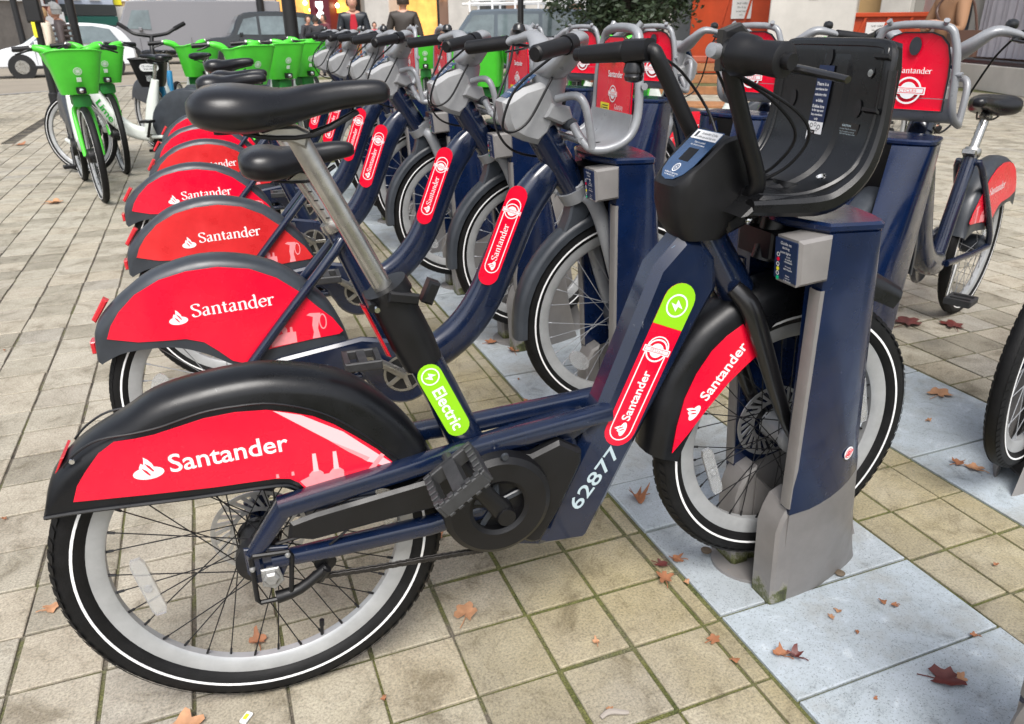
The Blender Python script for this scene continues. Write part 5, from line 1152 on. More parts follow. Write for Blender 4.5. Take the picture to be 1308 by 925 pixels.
# ================================================================ BENCH, SKIPS, TREE, POSTS
def bench():
    root = empty('park_bench', (0, 0, 0))
    W_ = 1.5
    for sx in (0, W_):
        b = MB(); b.box((sx, .0, .33), (.055, .055, .66), .004); b.box((sx, .46, .42), (.055, .055, .84), .004, ry=0); b.box((sx, .23, .635), (.05, .52, .045), .006); b.box((sx, .23, .16), (.04, .42, .05), .004); b.box((sx, .23, .38), (.04, .42, .05), .004); b.build('side_frame', TERRA, root)
    for k in range(4): MB().box((W_ / 2, .04 + k * .125, .43), (W_ - .04, .095, .03), .005).build('seat_slat', WOOD, root)
    for k in range(3): MB().box((W_ / 2, .475, .55 + k * .115), (W_ - .04, .028, .085), .005).build('back_slat', WOOD, root)
    MB().box((W_ / 2, .475, .86), (W_ + .06, .05, .06), .006).build('top_rail', TERRA, root)
    MB().box((W_ / 2, .0, .13), (W_ - .05, .035, .05), .004).build('stretcher', TERRA, root)
    return root
BN = bench(); _bx, _by = pol(958, 8.3); BN.location = (_bx - 1.5 * math.cos(R(-34)), _by - 1.5 * math.sin(R(-34)), 0); BN.rotation_euler.z = R(-34); tag(BN, 'wooden slatted bench on terracotta red metal frame, beyond the docks', 'bench')
def skip(name, lab, px, d, L_, H_, rz):
    x, y = pol(px, d); root = empty(name, (x, y, 0), rz)
    b = MB(); b.prism([(0, .75), (.25, .12), (L_ - .25, .12), (L_, .75), (L_, H_), (0, H_)], -.0, 1.7, .01); b.build('skip_body', ORNG, root)
    b = MB()
    for y_ in (-.03, 1.7): b.box((L_ / 2, y_, H_), (L_ + .1, .09, .09), .01)
    for x_ in (0, L_): b.box((x_, .84, H_), (.09, 1.8, .09), .01)
    for k in range(4):
        xx = .5 + k * (L_ - 1.0) / 3; b.tube([(xx, -.03, .3), (xx + .35, -.03, H_)], .035, 4)
    b.build('skip_rib', ORNG, root); T = frame((L_ * .45, -.032, H_ - .35), (1, 0, 0), (0, 0, 1)); b = MB(); flat(b, T, [(-.22, -.2), (.22, -.2), (.22, .2), (-.22, .2)], .0, .01); s = b.build('notice_board', WHT, root)
    b = MB()
    for i in range(4): text(b, T, ('SKIP HIRE', 'No fires', 'Level load', 'only')[i], hgt=.04, c=(0, .12 - i * .08), h=.012)
    b.build('lettering', IRON, s); tag(root, lab, 'skip'); return root
skip('waste_skip', 'orange builders skip with white notice, left of the large stone column', 886, 20, 2.5, 1.85, R(-38))
skip('waste_skip', 'lower orange skip seen between the stone column and the bike carrier', 1058, 20, 2.4, 1.35, R(-38))
def post(name, lab, px, d, r, h, cat, extra=None, yaw=0):
    x, y = pol(px, d); root = empty(name, (x, y, 0)); b = MB(); b.tube([(0, 0, 0), (0, 0, .25), (0, 0, .27), (0, 0, 1.0), (0, 0, h)], [r * 1.5, r * 1.5, r * 1.05, r, r * .8], 14); b.build('post', IRON, root)
    if extra: extra(root)
    tag(root, lab, cat); return root
def lamp_top(root):
    b = MB(); b.tube([(0, 0, 5.6), (0, 0, 6.0), (.3, .2, 6.2), (.6, .4, 6.2)], .04, 8); b.build('arm', IRON, root); b = MB(); b.box((.75, .5, 6.17), (.5, .2, .12), .02, rz=R(34)); b.build('lamp_head', GREY, root)
post('street_lamp', 'thick black lamp post beside the green basket bike, in front of the lit shop', 376, 13.0, .105, 6, 'lamp post', lamp_top)
post('street_lamp', 'thin black lamp post standing before the van with a roof rack', 669, 19.0, .07, 6, 'lamp post', lamp_top)
post('street_lamp', 'black post behind the grey haired woman, crossing the white car', 100, 17.0, .075, 5.5, 'lamp post', lamp_top)
def signal(root):
    b = MB(); b.box((0, 0, 2.05), (.22, .26, 1.5), .03); b.build('signal_head', IRON, root); b = MB(); b.box((-.03, -.14, 1.2), (.05, .02, .22), .004); b.build('push_button_box', YEL, root)
post('traffic_signal', 'black traffic signal with yellow strip at the far left', 53, 15.0, .055, 3.0, 'traffic light', signal)
post('street_lamp', 'slim dark post at the far left before the grey building', 30, 30, .10, 6, 'lamp post', lamp_top)
post('street_lamp', 'black post with white markings left of the stone pier', 340, 36, .16, 6, 'lamp post', lamp_top)


def blue_bike():
    root = empty('blue_hire_bike', (0, 0, 0))
    for c in ((0, 0, .33), (1.08, 0, .33)):
        w_ = wheel(root, c, .335, .045, .03, BLK, .03, .27, tw=.022, nsp=24, seg=48, far=True); MB().lathe([(.01, -.06), (.05, -.04), (.055, 0), (.05, .04), (.01, .06)], c, (0, 1, 0), 18).build('hub', BLK, w_)
    b = MB(); b.tube(xz([(.90, .80), (.78, .52), (.62, .38), (.43, .34)]), [.04, .05, .05, .05], 14, smooth=4, power=.7); b.tube(xz([(.28, .78), (.43, .34)]), .03, 12)
    for sg in (-1, 1): b.tube([(.42, sg * .04, .33), (.0, sg * .065, .33)], .015, 10); b.tube([(.94, sg * .05, .68), (1.08, sg * .06, .33)], .016, 10)
    b.tube([(.88, 0, .88), (.95, 0, .66)], .032, 14); b.build('frame', CYAN, root)
    b = MB(); b.tube([(.88, 0, .88), (.86, 0, 1.02), (.78, 0, 1.13)], [.028, .022, .02], 12, smooth=3)
    for sg in (-1, 1): b.tube([(.78, 0, 1.13), (.80, sg * .14, 1.15), (.78, sg * .20, 1.18), (.70, sg * .30, 1.24)], [.018, .016, .016, .015], 10, smooth=3)
    b.build('handlebar', BLK, root)
    for sg in (-1, 1): b = MB(); b.tube([(.76, sg * .22, 1.195), (.69, sg * .31, 1.245)], .02, 10); b.build('grip', RUB, root)
    b = MB(); rows = []
    for (z, xa, xb, hy) in ((.68, 1.0, 1.16, .10), (.72, .99, 1.18, .115), (.90, .96, 1.23, .155), (.935, .95, 1.24, .165)):
        rows.append([((xa + xb) / 2 + (xb - xa) / 2 * math.copysign(abs(math.cos(a)) ** .35, math.cos(a)), hy * math.copysign(abs(math.sin(a)) ** .35, math.sin(a)), z) for a in [2 * math.pi * (k + .5) / 28 for k in range(28)]])
    b.grid(rows, closed=True); b.f.append(tuple(range(28))); b.m.append(0); bk = b.build('basket', BLK, root, solid=.004, ang=50); b = MB(); b.tube(rows[-1], .008, 6, closed=True); b.build('basket_rim', BLK, bk)
    T = frame((1.212, .02, .86), (0, 1, 0), (.22, 0, 1)); b = MB(); flat(b, T, capsule(.17, .07), .006, .009); st = b.build('notice_sticker', WHT, bk); b = MB(); text(b, T, '10 minutes', w=.12, c=(0, .014), h=.010); text(b, T, 'free daily', w=.10, c=(0, -.014), h=.010); b.build('lettering', PANELB, st)
    b = MB(); b.tube([(.26, 0, .92), (.29, 0, .78)], .016, 12); b.build('seat_post', ALU, root); ebike.saddle(root, .13, .39, 0, .93, .085, [(0, .035, .975, .955), (.05, .08, .99, .94), (.25, .088, .998, .93), (.45, .055, .992, .94), (.7, .03, .994, .955), (.95, .022, .99, .962), (1.0, .008, .98, .97)])
    b = MB(); b.lathe([(.07, -.07), (.07, -.05)], (.43, 0, .33), (0, 1, 0), 24); b.build('chain_case', BLK, root); b = MB(); b.box((1.20, 0, .76), (.03, .05, .05), .006); b.build('headlight', REFL, root)
    return root
BB = blue_bike(); _x, _y = at_front(-.42, 8.6, R(-100)); BB.location = (_x, _y, 0); BB.rotation_euler.z = R(-100); tag(BB, 'blue framed hire bike with black basket, high handlebar and white notice, between the green ones', 'bicycle')
lime(1, -.08, 7.4, R(150), 'green hire bike turned away, dark rear cover and small black saddle beside the blue bike')
LEAFM = mat('dark_foliage', (.030, .052, .022), .55, noise=.5, nscale=3)
BARK = mat('bark', (.06, .05, .04), .9, noise=.4, nscale=6, bump=.6, bscale=20)
def tree(px, d, lab, h=6.0, cr=2.4, nl=26000, seed=3):
    rnd = random.Random(seed); x, y = pol(px, d); root = empty('tree', (x, y, 0)); b = MB()
    b.tube([(0, 0, 0), (.03, 0, .8), (.0, .05, 1.8), (.1, 0, 3.2), (.05, .05, h * .85)], [.26, .21, .19, .13, .04], 12)
    cl = []
    for k in range(16):
        a = rnd.uniform(0, 6.28); z0 = rnd.uniform(1.0, h * .7); L_ = rnd.uniform(.8, cr); p1 = Vector((L_ * .5 * math.cos(a), L_ * .5 * math.sin(a), z0 + rnd.uniform(.0, .4))); p2 = Vector((L_ * math.cos(a), L_ * math.sin(a), z0 + rnd.uniform(-.1, .8)))
        b.tube([(0, 0, z0 - .2), p1, p2], [.06, .04, .015], 6); cl += [(p1, .5), (p2, .6), ((p1 + p2) / 2, .5)]
    b.build('trunk', BARK, root)
    for k in range(60):
        a = rnd.uniform(0, 6.28); r = cr * math.sqrt(rnd.random()); z = rnd.uniform(1.25, h); cl.append((Vector((r * math.cos(a), r * math.sin(a), z)), rnd.uniform(.25, .6)))
    vs = []; fs = []
    for k in range(nl):
        c, r = cl[rnd.randrange(len(cl))]; u = Vector((rnd.gauss(0, 1), rnd.gauss(0, 1), rnd.gauss(0, .8))); u = u.normalized() * r * (rnd.random() ** .5); p = c + u
        if p.z < 1.05: continue
        t = Vector((rnd.gauss(0, 1), rnd.gauss(0, 1), rnd.gauss(0, .6))).normalized(); s_ = Vector((rnd.gauss(0, 1), rnd.gauss(0, 1), rnd.gauss(0, 1))); s_ = (s_ - t * s_.dot(t)).normalized(); l = rnd.uniform(.05, .09)
        n = len(vs); vs += [p - t * l, p + s_ * l * .4, p + t * l, p - s_ * l * .4]; fs.append((n, n + 1, n + 2, n + 3))
    b = MB(); b.add(vs, fs); b.build('crown', LEAFM, root, smooth=False); tag(root, lab, 'tree'); return root
tree(778, 18.5, 'dark leafy tree standing left of the orange skip', 6, 1.5, 20000, 3)
tree(800, 17.5, 'second dark tree close to the skip, its crown joining the first', 5.5, 1.25, 14000, 8)

# ================================================================ BUILDINGS
SHOPG = mat('warm_shop_light', (1.0, .42, .10), .5, emit=.42, noise=.8, nscale=.9, dark=(.25, .07, .01))
SHOPD = mat('maroon_panel', (.11, .01, .02), .4)
LAMPW = mat('lamp_bulb', (1, .75, .4), .5, emit=6)
WIND = mat('office_glass', (.06, .065, .07), .08, spec=.8, noise=.4, nscale=.5)
BRWN = mat('brown_panel', (.20, .12, .085), .6)
FA, FB = Vector((1.8, 44, 0)), Vector((20.5, 17.0, 0)); FU = (FB - FA).normalized(); FN = Vector((FU.y, -FU.x, 0))   # FN faces the street (towards the viewer)
if FN.y > 0: FN = -FN
TAB = [(285, .32), (345, 3.23), (385, 5.42), (440, 8.22), (460, 9.18), (530, 12.34), (575, 14.21), (602, 15.28), (640, 16.72), (695, 18.69), (735, 20.04), (775, 21.32), (835, 23.14), (870, 24.14), (985, 27.18), (1040, 28.5), (1120, 30.3), (1180, 31.57)]
def U(px):
    for (a, ua), (c, uc) in zip(TAB, TAB[1:]):
        if px <= c: return ua + (uc - ua) * (px - a) / (c - a)
    return TAB[-1][1]
ofb = empty('stone_office_building', FA, math.atan2(FU.y, FU.x)); sgn = 1 if (Matrix.Rotation(-math.atan2(FU.y, FU.x), 3, 'Z') @ FN).y > 0 else -1
# local: x along the facade, y*sgn towards the street
def fb(u0, u1, y0, y1, z0, z1, m, name, parent=ofb, ch=0.0):
    b = MB(); b.box(((u0 + u1) / 2, sgn * (y0 + y1) / 2, (z0 + z1) / 2), (abs(u1 - u0), abs(y1 - y0), z1 - z0), ch); return b.build(name, m, parent)
fb(-1, 36, -9, -.6, .0, 18, mat('office_core', (.25, .24, .22), .8), 'wall')
piers = [(-.3, 3.1), (U(470), U(501)), (U(575), U(600)), (U(673), U(694)), (U(754), U(790)), (U(830), U(850)), (U(960), U(985)), (U(1060), U(1090)), (U(1122), U(1160))]
for u0, u1 in piers: fb(u0, u1, -.6, .12, -.12, 6.4, STONE, 'pier', ch=.02)
fb(-.5, 36, -.6, .2, 4.6, 6.0, STONE, 'fascia', ch=.02)
for k in range(11): fb(1 + k * 3.2, 2.2 + k * 3.2, -.59, -.5, 7.4, 10.2, WIND, 'window', ch=.01)
for k in range(11): fb(.4 + k * 3.2, .8 + k * 3.2, -.6, -.2, 6.0, 17.5, STONE, 'pilaster', ch=.01)
# shopfront with warm light
s0, s1 = 3.3, U(449)
fb(s0, s1, -.58, -.5, -.1, 4.6, SHOPG, 'shop_window')
for a, c in ((399, 405), (416, 424)): fb(U(a), U(c), -.5, .05, -.1, 4.5, SHOPD, 'shop_column')
sg = fb(U(405), U(416), -.5, -.05, -.1, 4.5, SHOPD, 'shop_sign')
b = MB(); T = frame(((U(405) + U(416)) / 2, sgn * -.045, 2.6), (0, 0, 1), (-sgn * -1 if False else (1 if sgn > 0 else 1), 0, 0))
ex = Vector((0, 0, 1)); ey = Vector((1, 0, 0)); en = ex.cross(ey)
if en.y * sgn < 0: ey = -ey
T = frame(((U(405) + U(416)) / 2, sgn * -.045, 2.7), ex, ey); text(b, T, 'MILK', w=2.3, hgt=.62, h=.004, bold=.03); b.build('lettering', mat('lit_letters', (1, 1, 1), .5, emit=1.2), sg)
for px_, z in ((386, 2.25), (393, 1.95), (427, 2.1)):
    b = MB(); b.lathe([(.02, .1), (.09, .03), (.09, -.05), (.03, -.1)], (U(px_), sgn * -.3, z), (0, 0, 1), 10); b.build('pendant_lamp', LAMPW, ofb)
fb(U(383), U(398), -.45, -.35, 1.75, 2.0, mat('glow_strip', (1, .55, .05), .5, emit=1.6), 'counter_light')
fb(U(425), U(436), -.45, -.35, 1.8, 2.0, MATS['glow_strip'], 'counter_light')
fb(s1, s1 + .12, -.5, .0, -.1, 4.6, IRON, 'frame')
fb(U(502), U(551), -.58, -.5, -.1, 4.6, SHOPG, 'shop_window')
for a, c, m, nm in ((551, 554, IRON, 'frame'), (554, 570, BRWN, 'panel'), (570, 575, IRON, 'frame'), (601, 636, WIND, 'window'), (636, 639, IRON, 'frame'), (639, 656, BRWN, 'panel'), (656, 673, WIND, 'window'), (694, 717, WIND, 'window'), (717, 720, IRON, 'frame'), (720, 738, BRWN, 'panel'), (738, 754, WIND, 'window'), (790, 830, WIND, 'window'), (850, 960, WIND, 'window'), (985, 1060, WIND, 'window'), (1090, 1122, mat('tan_blind', (.42, .28, .13), .7), 'window')):
    fb(U(a), U(c), -.58, -.4 if nm != 'window' else -.5, -.1, 4.6, m, nm)
for px_ in (560, 618, 648, 705, 730):
    b = MB(); b.lathe([(.03, .14), (.08, .05), (.08, -.06), (.02, -.12)], (U(px_), sgn * -.25, 2.35), (0, 0, 1), 10); b.build('wall_lamp', LAMPW, ofb)
tag(ofb, 'pale stone office building with lit shop, dark windows and piers across the road', 'building')
# large free-standing stone column and the building on the right
def column(px, d, wx, lab, rz):
    x, y = pol(px, d); root = empty('stone_column', (x, y, 0), rz); b = MB(); b.box((0, 0, 2.6), (wx, wx * .8, 5.2), .02); b.build('shaft', STONE, root); b = MB(); b.box((0, 0, .13), (wx + .12, wx * .8 + .12, .26), .02); b.build('plinth', STONE, root)
    b = MB(); b.box((0, 0, 5.35), (wx + .2, wx * .8 + .2, .3), .03); b.build('capital', STONE, root)
    b = MB(); b.box((.0, -wx * .4 - .004, 1.62), (.16, .008, .045), .002); b.build('vent_slot', IRON, root); tag(root, lab, 'column'); return root
column(1040, 17.5, 1.55, 'large square stone column rising behind the black bike carrier', R(-42))
x, y = pol(1196, 20); rb = empty('stone_corner_building', (x, y, 0), math.atan2(10.7 - 16.0, 14.6 - 17.0))
def wb(u0, u1, z0, z1, y0, y1, m, name, parent=rb): b = MB(); b.box(((u0 + u1) / 2, (y0 + y1) / 2, (z0 + z1) / 2), (u1 - u0, y1 - y0, z1 - z0), .01); return b.build(name, m, parent)
wb(-.6, 12, 0, .45, -.05, 4, STONE, 'plinth'); wb(-.6, .95, .45, 7, 0, 4, STONE, 'wall'); wb(.95, 12, 4, 7, 0, 4, STONE, 'lintel'); wb(1.0, 12, .45, 4, .5, 4, BRWN, 'room')
CURT = mat('grey_curtain', (.42, .40, .44), .8, noise=.1, nscale=3)
for k in range(3):
    u0 = 1.0 + k * 3.2; f_ = wb(u0, u0 + .07, .45, 4, -.01, .25, GREY, 'window_frame'); wb(u0, u0 + 3.1, .45, .53, -.01, .25, GREY, 'window_frame')
    rows = []
    for i in range(60): uu = u0 + .35 + i * .045; rows.append([(uu, .32 + .035 * math.sin(i * 1.3) + .02 * math.sin(i * .47), z) for z in (.56, 2.0, 4.0)])
    b = MB(); b.grid(rows); b.build('curtain', CURT, rb, solid=.004)
    wb(u0 + 2.95, u0 + 3.2, .45, 4, -.02, .5, STONE, 'pier')
tag(rb, 'stone building on the right with grey curtains in its tall window', 'building')
if (Matrix.Rotation(rb.rotation_euler.z, 3, 'Z') @ Vector((0, -1, 0))).dot(Vector((-x, -y, 0))) < 0: rb.scale = (1, -1, 1)

def far_building(px0, px1, d0, d1, h, m, lab, name, wins, fascia=None):
    a = Vector((*pol(px0, d0), 0)); c = Vector((*pol(px1, d1), 0)); L_ = (c - a).length; root = empty(name, a, math.atan2(c.y - a.y, c.x - a.x))
    b = MB(); b.box((L_ / 2, 5, h / 2), (L_, 10, h), .0); b.build('wall', m, root)
    for (u, w_, z0, z1, mm) in wins:
        b = MB(); b.box((u * L_, -.02, (z0 + z1) / 2), (w_, .12, z1 - z0), .01); wd = b.build('window', mm, root); b = MB(); b.box((u * L_, -.09, z0 - .06), (w_ + .3, .16, .12), .01); b.build('sill', WHT, wd)
    if fascia:
        for (u0, u1, z0, z1, mm, nm) in fascia: b = MB(); b.box(((u0 + u1) / 2 * L_, -.15, (z0 + z1) / 2), ((u1 - u0) * L_, .3, z1 - z0), .02); b.build(nm, mm, root)
    tag(root, lab, 'building'); return root
LB_ = mat('pale_blue_render', (.50, .56, .66), .8, noise=.08, nscale=.5); GS = mat('grey_stone', (.22, .20, .18), .85, noise=.3, nscale=.9); BRK = mat('red_brick', (.28, .08, .05), .85, noise=.25, nscale=2); CRM = mat('cream_render', (.62, .47, .28), .8)
FASC = mat('dark_fascia', (.03, .035, .035), .5); GRF = mat('green_fascia', (.01, .09, .07), .5)
far_building(-60, 50, 60, 66, 14, GS, 'grey stone building at the far left behind the white car', 'stone_terrace', [(.2, 1.6, 3.1, 5.6, WIND), (.45, 1.6, 3.1, 5.6, WIND), (.7, 1.3, 3.1, 5.6, WIND), (.9, 1.0, 3.1, 5.6, WIND), (.45, 1.6, 6.8, 9, WIND)])
far_building(48, 86, 68, 70, 13, BRK, 'narrow red brick building with white windows left of the pale blue one', 'brick_house', [(.3, 1.0, 2.9, 5, WHT), (.72, 1.0, 2.9, 5, WIND)], [(0, 1, 0, 2.4, WHT, 'shopfront')])
far_building(86, 155, 72, 74, 12, LB_, 'pale blue painted building with dark shop fascia, beyond the road', 'painted_building', [(.30, .55, 3.4, 5.5, WIND), (.66, .55, 3.4, 5.5, WIND), (.30, .55, 6.6, 8.6, WIND), (.66, .55, 6.6, 8.6, WIND)], [(0, 1, 2.2, 3.0, FASC, 'fascia'), (0, 1, 1.5, 2.15, GRF, 'awning'), (0, 1, -.1, 1.5, WIND, 'shopfront')])
far_building(155, 235, 75, 76, 13, CRM, 'cream building with small dark windows beyond the grey van', 'cream_building', [(.1, .7, 3.4, 4.8, WIND), (.35, .7, 3.4, 4.8, WIND), (.6, .7, 3.4, 4.8, WIND), (.85, .7, 3.4, 4.8, WIND)], [(0, .12, 3.0, 4.2, YEL, 'hanging_sign'), (0, 1, 1.8, 2.9, STONE, 'fascia'), (0, 1, -.1, 1.8, WHT, 'shopfront')])
far_building(235, 300, 78, 80, 12, STONE, 'pale building at the end of the street behind the taxi', 'stone_building', [(.15, 1.2, 3.0, 4.6, IRON), (.55, 2.0, 3.0, 4.6, IRON)], None)
tree(322, 62, 'green street tree at the end of the road above the taxi', 7, 3.2, 9000, 21)

# ================================================================ VEHICLES
def vehicle(name, lab, cat, loc, rz, L_, H_, W_, side, wins, wheels, paint, taper=.82, waist=.85, wr=.31, ws=None):
    root = empty(name, loc, rz)
    def T(v):
        f = 1.0 if v.z < waist else 1 - (1 - taper) * min(1, (v.z - waist) / (H_ - waist)); return Vector((v.x, v.y * f, v.z))
    b = MB(); pts = [tuple(p) for p in cr2(side + [side[0]], 3)][:-1]; b.prism(pts, -W_ / 2, W_ / 2, .05, T=T); body = b.build('body', paint, root, ang=40)
    for i, wv in enumerate(wins):
        for sg_ in (-1, 1):
            b = MB(); y0, y1 = (-W_ / 2 - .012, -W_ / 2 + .02) if sg_ < 0 else (W_ / 2 - .02, W_ / 2 + .012); b.prism(wv, y0, y1, 0, T=T); b.build('side_window', GLASSL, root)
    if ws:
        for (p0, p1) in ws:
            d = Vector((p1[0] - p0[0], 0, p1[1] - p0[1])); n_ = Vector((-d.z, 0, d.x)).normalized() * .02; b = MB(); f0, f1 = T(Vector((0, 1, p0[1]))).y, T(Vector((0, 1, p1[1]))).y; w2 = W_ / 2 - .10
            q = [Vector((p0[0], -w2 * f0, p0[1])), Vector((p0[0], w2 * f0, p0[1])), Vector((p1[0], w2 * f1, p1[1])), Vector((p1[0], -w2 * f1, p1[1]))]; b.add([v + n_ for v in q] + [v - n_ for v in q], [(0, 1, 2, 3), (4, 5, 6, 7), (0, 1, 5, 4), (2, 3, 7, 6), (1, 2, 6, 5), (0, 3, 7, 4)]); b.build('windscreen', GLASSL, root)
    for x in wheels:
        for sg_ in (-1, 1):
            b = MB(); b.lathe([(wr * .5, -.1), (wr * .97, -.1), (wr, -.06), (wr, .06), (wr * .97, .1), (wr * .5, .1)], (x, sg_ * (W_ / 2 - .10), wr), (0, 1, 0), 24); w_ = b.build('wheel', RUB, root)
            b = MB(); yy = sg_ * (W_ / 2 + .004); b.lathe([(wr * .60, -.01), (wr * .62, 0), (wr * .60, .01)], (x, yy, wr), (0, 1, 0), 20); b.build('rim', ALU, w_)
    for sg_ in (-1, 1):
        yb = sg_ * (W_ / 2 + .003); b = MB()
        for xx in wheels and [wheels[0] + .42, (wheels[0] + wheels[1]) / 2 + .12]: b.box((xx, yb, .68), (.012, .006, .62), 0)
        b.box((L_ / 2, yb, .30), (L_ * .50, .02, .09), .004); b.build('door_seam', IRON, root)
        b = MB(); b.box((wheels[0] + .50, sg_ * (W_ / 2 + .09), waist + .12), (.12, .18, .12), .02); b.build('wing_mirror', paint, root)
        for wx in wheels: b = MB(); b.lathe([(wr * 1.18, -.012), (wr * 1.18, .0)], (wx, sg_ * (W_ / 2 + .001), wr), (0, sg_, 0), 28); b.build('wheel_arch', IRON, root)
    for sg_ in (-1, 1):
        b = MB(); b.box((side[-1][0] + .12, sg_ * (W_ / 2 - .22), .66), (.16, .30, .14), .03); b.build('headlight', REFL, root); b = MB(); b.box((L_ - .10, sg_ * (W_ / 2 - .16), .78), (.12, .18, .22), .02); b.build('tail_light', REFR, root)
    b = MB(); b.box((.02, 0, .42), (.05, .52, .11), .005); b.build('number_plate', WHT, root)
    tag(root, lab, cat); return root
WCAR = mat('white_car_paint', (.62, .64, .66), .3, coat=.6, noise=.05, nscale=2); BCAB = mat('black_cab_paint', (.012, .016, .02), .25, coat=.7); GVAN = mat('grey_van_paint', (.19, .19, .205), .35, coat=.4); DVAN = mat('slate_van_paint', (.08, .105, .13), .3, coat=.5); SCAR = mat('silver_car_paint', (.30, .31, .33), .3, .4, coat=.5)
hatch = [(0, .35), (0, .62), (.25, .80), (.85, .93), (1.45, 1.33), (1.9, 1.48), (2.7, 1.50), (3.4, 1.40), (3.75, 1.02), (3.85, .70), (3.82, .35)]
hatch = [(3.82, .30), (3.86, .70), (3.76, 1.02), (3.42, 1.38), (2.75, 1.50), (1.95, 1.49), (1.45, 1.33), (.88, .95), (.28, .80), (.02, .62), (0, .30)]
x, y = pol(-14, 29); vehicle('parked_car', 'white hatchback car on the road at the left behind the grey haired woman', 'car', (x, y, -.12), R(8), 3.85, 1.5, 1.70, hatch, [[(1.05, .95), (1.55, 1.32), (1.95, 1.42), (2.2, 1.43), (2.2, .93)], [(2.28, .93), (2.28, 1.43), (2.8, 1.42), (3.25, 1.33), (3.45, 1.0)]], (.72, 3.12), WCAR, ws=[((.92, .97), (1.52, 1.36)), ((3.45, 1.36), (3.76, 1.04))])
x, y = pol(258, 32); vehicle('taxi', 'black taxi cab with large windows behind the green baskets', 'taxi', (x, y, -.12), R(2), 4.6, 1.86, 1.75, [(4.55, .3), (4.58, .9), (4.42, 1.35), (4.0, 1.76), (3.0, 1.86), (2.0, 1.86), (1.35, 1.74), (.98, 1.1), (.30, 1.0), (.03, .8), (0, .3)], [[(1.22, 1.12), (1.5, 1.62), (1.95, 1.70), (1.95, 1.10)], [(2.05, 1.10), (2.05, 1.71), (3.05, 1.71), (3.05, 1.10)], [(3.18, 1.10), (3.18, 1.70), (3.85, 1.62), (4.15, 1.15)]], (.85, 3.6), BCAB, taper=.86, waist=1.0, wr=.33, ws=[((1.02, 1.14), (1.34, 1.70))])
x, y = pol(133, 37); vehicle('van', 'long grey van passing on the road left of the taxi', 'van', (x, y, -.12), R(0), 7.0, 2.35, 2.0, [(6.9, .35), (6.95, 2.1), (6.8, 2.33), (5.5, 2.36), (1.6, 2.36), (1.1, 2.2), (.75, 1.5), (.15, 1.15), (0, .9), (0, .35)], [[(1.0, 1.35), (1.3, 2.0), (1.9, 2.0), (1.9, 1.3)]], (1.0, 5.4), GVAN, taper=.92, waist=1.2, wr=.34, ws=[((.78, 1.52), (1.1, 2.18))])
x, y = pol(146, 52); vehicle('parked_car', 'silver saloon car in the distance between the post and the grey van', 'car', (x, y, -.12), R(55), 4.3, 1.45, 1.75, [(4.2, .3), (4.25, .8), (4.1, .95), (3.5, 1.05), (3.0, 1.40), (2.0, 1.43), (1.3, 1.0), (.2, .85), (0, .6), (0, .3)], [[(1.5, 1.0), (2.0, 1.33), (2.9, 1.32), (3.3, 1.02)]], (.8, 3.4), SCAR, ws=[((1.32, 1.03), (1.98, 1.42))])
x, y = pol(548, 23.5); vn = vehicle('van', 'slate blue van with white ladder rack on its roof, beyond the bikes', 'van', (x, y, -.12), R(-30), 4.9, 1.72, 1.8, [(4.8, .3), (4.86, 1.4), (4.7, 1.66), (3.5, 1.72), (1.7, 1.72), (1.4, 1.6), (.95, 1.05), (.15, .9), (0, .7), (0, .3)], [[(1.15, 1.08), (1.55, 1.58), (2.1, 1.60), (2.1, 1.02)], [(2.2, 1.02), (2.2, 1.60), (3.3, 1.60), (3.3, 1.02)], [(3.4, 1.02), (3.4, 1.60), (4.5, 1.58), (4.55, 1.02)]], (.9, 3.9), DVAN, taper=.9, waist=1.0, wr=.32, ws=[((1.0, 1.07), (1.38, 1.58))])
b = MB()
for sg_ in (-1, 1):
    b.tube([(1.2, sg_ * .62, 1.86), (4.8, sg_ * .62, 1.90)], .03, 8); b.tube([(1.2, sg_ * .62, 1.98), (4.9, sg_ * .62, 2.0)], .03, 8)
for k in range(6): b.tube([(1.4 + k * .62, -.64, 1.92), (1.4 + k * .62, .64, 1.92)], .02, 6); b.box((1.4 + k * .62, -.62, 1.80), (.05, .05, .26), 0); b.box((1.4 + k * .62, .62, 1.80), (.05, .05, .26), 0)
b.build('roof_rack', WHT, vn)

# ================================================================ PEOPLE
def skin(name, joints, edges, rad, m, parent, sub=2, root_i=0):
    me = bpy.data.meshes.new(name); me.from_pydata(joints, edges, []); o = bpy.data.objects.new(name, me); C.objects.link(o)
    md = o.modifiers.new('s', 'SKIN'); 
    if not me.skin_vertices: 
        bm = bmesh.new(); bm.from_mesh(me); bm.verts.layers.skin.verify(); bm.to_mesh(me); bm.free()
    for i, r in enumerate(rad): me.skin_vertices[0].data[i].radius = (r if isinstance(r, tuple) else (r, r)); me.skin_vertices[0].data[i].use_root = (i == root_i)
    md.use_smooth_shade = True; s2 = o.modifiers.new('u', 'SUBSURF'); s2.levels = sub; s2.render_levels = sub
    dg = bpy.context.evaluated_depsgraph_get(); dg.update(); me2 = bpy.data.meshes.new_from_object(o.evaluated_get(dg)); me2.name = name; me2.materials.clear(); me2.materials.append(m)
    bpy.data.objects.remove(o); o2 = bpy.data.objects.new(name, me2); C.objects.link(o2); o2.parent = parent; return o2
SKN = mat('skin', (.50, .27, .19), .5); DEN = mat('dark_trousers', (.02, .024, .035), .8)
